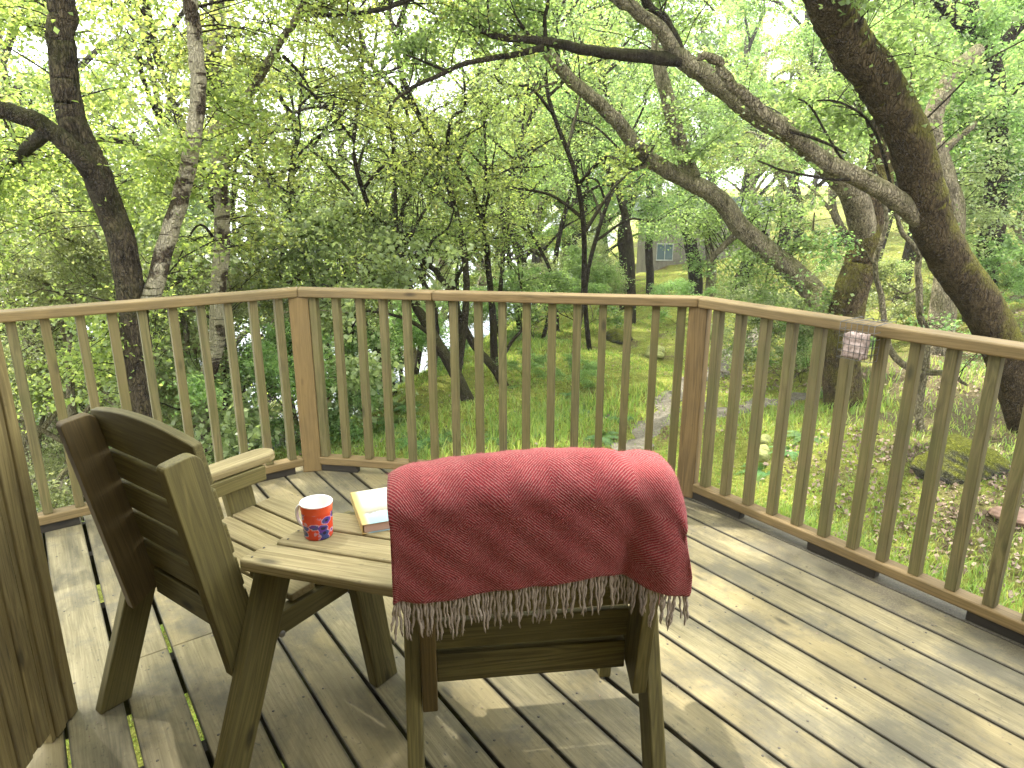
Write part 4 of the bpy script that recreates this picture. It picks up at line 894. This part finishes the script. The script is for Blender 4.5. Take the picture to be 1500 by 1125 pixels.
for k_ in range(5):
    px = 30+k_*80+random.uniform(-12, 12); Yd = random.uniform(7.5, 11); put('tu'[k_ % 2], (px-750)/1028*Yd, Yd, random.uniform(1.1, 1.4), 'slim')
for k_ in range(16):
    px = 780+k_*52+random.uniform(-15, 15); Yd = random.uniform(40, 55); put('bd'[k_ % 2], (px-750)/1028*Yd, Yd, 1.25, 'far')
for px, Yd, k, s_ in ((830, 13, 's', .9), (870, 15, 'p', .8), (800, 12, 's', .8), (770, 8.9, 's', .28), (850, 8.6, 's', .32), (1180, 8.8, 'p', .62), (1130, 9.6, 'p', .6), (1225, 8.4, 's', .5), (1010, 14, 's', .6), (560, 10.5, 's', .8), (620, 12, 's', .8), (480, 8.3, 's', .6), (420, 7.6, 's', .75), (345, 7.0, 's', .8), (1330, 10, 'p', .7), (1420, 11, 's', .7), (1480, 9.5, 's', .6), (705, 13, 's', .8), (760, 14, 'p', .9)):
    put(k, (px-750)/1028*Yd, Yd, s_, 'bushes')
for k in protos:
    if k not in used:
        pass

# ------------------------------------------------------------------ ferns, grass, dead leaves, stones
rng = np.random.default_rng(99)
def fern_proto():
    e = empty('fern'); Vv = []; Fq = []
    for f in range(11):
        a = f*2*math.pi/11+rng.uniform(-.2, .2); ln = rng.uniform(.35, .55); el = rng.uniform(.6, 1.1); prev = None
        for k in range(1, 22):
            t = k/21; r_ = ln*(t*math.cos(el*.5)+.1*t*t); z = ln*(math.sin(el)*t-.75*t*t); c = np.array([math.cos(a)*r_, math.sin(a)*r_, z]); sdv = np.array([-math.sin(a), math.cos(a), 0]); fw = np.array([math.cos(a), math.sin(a), -.2])
            wl = .13*math.sin(min(1, t*1.6+.12)*math.pi*.5)*(1-t)**.6*1.2
            for sg in (-1, 1):
                b = len(Vv); tip = c+sdv*sg*wl+fw*.03-np.array([0, 0, .25*wl]); Vv += [c-fw*.008, c+fw*.008, (c+tip)/2+fw*.012, tip, (c+tip)/2-fw*.010]; Fq += [(b, b+1, b+2, b+4), (b+4, b+2, b+3, b+3)]
    Fq = [q for q in Fq]; me = bpy.data.meshes.new('fronds'); me.from_pydata([tuple(v) for v in Vv], [], [q if q[2] != q[3] else q[:3] for q in Fq]); me.materials.append(M['fern']); link(bpy.data.objects.new('fronds', me), e); return e
fp_ = fern_proto(); first = True
for px, py, s_ in ((462, 655, .9), (490, 640, 1), (520, 625, .9), (560, 640, 1.1), (585, 622, 1), (610, 645, .9), (640, 640, .8), (545, 600, .8), (600, 596, .8), (730, 640, .6), (800, 610, .6), (860, 600, .7), (880, 640, .7), (905, 610, .6), (1120, 690, .6), (1160, 660, .6), (1185, 640, .7), (440, 640, 1), (500, 600, .9), (830, 575, .6)):
    p = on(px, py, -1.2 if px > 640 else -1.6)
    for _ in range(4): p = on(px, py, float(gz(p[0], p[1])))
    o = fp_ if first else copy_tree(fp_); first = False; o.location = (p[0], p[1], p[2]-.02); o.rotation_euler = (0, 0, random.uniform(0, 6)); o.scale = (s_*.85,)*3
    tag(o, 'bright green fern growing in the grass behind the balusters', 'fern', 'ferns in the glade')
def scatter(n, ylo, yhi, dens=1.4):
    y = ylo*(yhi/ylo)**rng.uniform(0, 1, n)**.9; x = (rng.uniform(-.42, .92, n))*y
    return x, y
x, y = scatter(210000, 3.3, 24); pd = np.minimum(pdist(x, y, PP[::3])-.14, pdist(x, y, PS[::3])-.09)
lit = sst(1.8, 3.0, x-.12*y)*(.55+.45*patch(x, y)); keep = (pd > rng.uniform(-.06, .12, len(x))) & (rng.uniform(0, 1, len(x)) > lit*.80) & (gz(x, y) > -4.5) & (rng.uniform(0, 1, len(x)) < .25+.9*patch(x*1.3, y*1.3)) & ~((np.abs(x) < 2.0) & (y < 3.4))
x, y = x[keep], y[keep]; x = np.r_[x, rng.uniform(-2.6, .6, 26000)]; y = np.r_[y, rng.uniform(.2, 3.6, 26000)]; n = len(x); h = (.035+.10*patch(x*.8+4, y*.9)**2)*rng.uniform(.5, 1.5, n)*np.where((y > 8.5) & (x > .5), .55, 1); a = rng.uniform(0, 6.28, n); b = np.stack([x, y, gz(x, y)-.01], 1)
sd_ = np.stack([np.cos(a), np.sin(a), 0*a], 1)*(.0028+.0005*y)[:, None]; ln = rng.normal(0, .45, (n, 3)); ln[:, 2] = 0; mid = b+np.array([0, 0, 1])*h[:, None]*.6+ln*h[:, None]*.25; tip = b+np.array([0, 0, 1])*h[:, None]+ln*h[:, None]
V = np.stack([b-sd_, b+sd_, mid+sd_*.7, tip, mid-sd_*.7], 1).reshape(-1, 3); k = np.arange(n)*5
Fq = np.concatenate([np.stack([k, k+1, k+2, k+4], 1), np.stack([k+4, k+2, k+3, k+3], 1)])
tr = np.stack([k+4, k+2, k+3], 1)
g1 = bpy.data.meshes.new('grass'); nq = n; lo = np.concatenate([Fq[:n].ravel(), tr.ravel()]).astype(np.int32); st_ = np.concatenate([np.arange(n)*4, n*4+np.arange(n)*3]).astype(np.int32); tt_ = np.concatenate([np.full(n, 4), np.full(n, 3)]).astype(np.int32)
g1.vertices.add(len(V)); g1.vertices.foreach_set('co', V.astype(np.float32).ravel()); g1.loops.add(len(lo)); g1.loops.foreach_set('vertex_index', lo); g1.polygons.add(2*n); g1.polygons.foreach_set('loop_start', st_); g1.polygons.foreach_set('loop_total', tt_); g1.update(calc_edges=True); g1.materials.append(M['grass'])
tag(link(bpy.data.objects.new('grass', g1)), 'short green grass and moss tufts covering the glade', 'grass', None, 'stuff')
x, y = scatter(26000, 3.2, 15); lit = sst(.9, 2.6, x-.12*y)*sst(.30, .75, patch(x*.9+2, y*.8))+.04; keep = (rng.uniform(0, 1, len(x)) < lit) & ~((np.abs(x) < 2.0) & (y < 3.4)); x, y = x[keep], y[keep]
o = leaves_mesh('dead_leaves', np.stack([x, y, gz(x, y)+rng.uniform(.005, .035, len(x))], 1), .042, M['litter'], None, .55); tag(o, 'brown and pinkish dead leaves lying under the oaks', 'dead leaves', None, 'stuff')
def rock(px, py, size, label, mat, seed, g=None, cat='rock'):
    p = on(px, py, -1.0)
    for _ in range(4): p = on(px, py, float(gz(p[0], p[1])))
    bm = bmesh.new(); bmesh.ops.create_icosphere(bm, subdivisions=5, radius=1); r_ = random.Random(seed); ph = [r_.uniform(0, 6) for _ in range(9)]
    for v in bm.verts:
        c = v.co.copy(); k = 1+.16*math.sin(c.x*2.3+ph[0])*math.sin(c.y*2.7+ph[1])+.10*math.sin(c.z*4+ph[2]+c.x*3)+.05*math.sin(c.x*9+ph[3])*math.sin(c.y*8+ph[4])+.02*math.sin(c.z*21+c.x*17); v.co = Vector((c.x*size[0]*k, c.y*size[1]*k, c.z*size[2]*k))
    me = bpy.data.meshes.new('rock'); bm.to_mesh(me); bm.free(); [setattr(q, 'use_smooth', True) for q in me.polygons]; me.materials.append(mat); o = link(bpy.data.objects.new('rock', me)); o.location = (p[0], p[1], p[2]+size[2]*.25); o.rotation_euler = (0, 0, r_.uniform(0, 3)); tag(o, label, cat, g)
    return o
M['moss'] = bark('moss_rock', (.05, .045, .035), (.14, .13, .10), (.20, .21, .03), 1.0); M['stone'] = plain('pink_stone', (.19, .12, .085), .8, .2, .3, 14, .01); M['pale'] = plain('pale_stone', (.24, .25, .09), .9, .15, .4, 16, .01)
rock(1408, 690, (.34, .26, .22), 'moss covered boulder behind the right balusters', M['moss'], 1); rock(1505, 765, (.22, .16, .07), 'flat pinkish stone at the right edge of the picture', M['stone'], 2)
rock(1112, 668, (.12, .10, .09), 'pale stone near the right corner post, larger of the pair', M['pale'], 3); rock(1120, 648, (.08, .07, .06), 'small pale stone just behind the larger one by the corner post', M['pale'], 4)
rock(1482, 408, (.55, .4, .2), 'mossy boulder on the far rising ground at the right', M['moss'], 5); rock(905, 500, (.28, .2, .16), 'grey mossy rock on the bank behind the middle railing', M['moss'], 6); rock(960, 520, (.26, .18, .12), 'low pale rock beside the path', M['pale'], 7)
# cut log on the mound
p = at(1143, 444, 14.5); t = Tubes(); t.add(np.array([[p[0]-.3, p[1], p[2]+.1], [p[0], p[1]+.02, p[2]+.1], [p[0]+.32, p[1], p[2]+.1]]), .09, 14, .02); e = t.build('log', M['bark_limb']); tag(e, 'short pale cut log lying on the mossy mound', 'log')
# bits on the deck
x = rng.uniform(-1.6, 2.0, 260); y = rng.uniform(1.0, 3.1, 260); k = (y < 3.0-.9*np.clip(x, 0, 3)) & (y < 3.3+.6*np.clip(x+1, -3, 0)); x, y = x[k], y[k]
o = leaves_mesh('deck_debris', np.stack([x, y, np.full(len(x), .003)], 1), .009, M['litter'], None, .12, 2.2); tag(o, 'tiny dry bud scales and leaf bits scattered on the deck boards', 'debris', None, 'stuff')

# ------------------------------------------------------------------ thin haze over the scene, added to pale foliage and lift shadows
bm = bmesh.new(); bmesh.ops.create_cube(bm, size=1)
for v in bm.verts: v.co = Vector((v.co.x*900+3, v.co.y*900+9, -11+(v.co.z+.5)*(27+11)))
me = bpy.data.meshes.new('haze'); bm.to_mesh(me); bm.free()
s = NT('haze'); vn = s.n('VolumePrincipled'); s.set(vn, 'Color', (.96, .98, 1.0, 1)); s.set(vn, 'Density', HAZE); s.set(vn, 'Anisotropy', .3); s.t.links.new(vn.outputs[0], s.out.inputs['Volume'])
me.materials.append(s.m); tag(link(bpy.data.objects.new('haze', me)), 'thin bright haze in the air between the trees', 'haze', None, 'stuff')
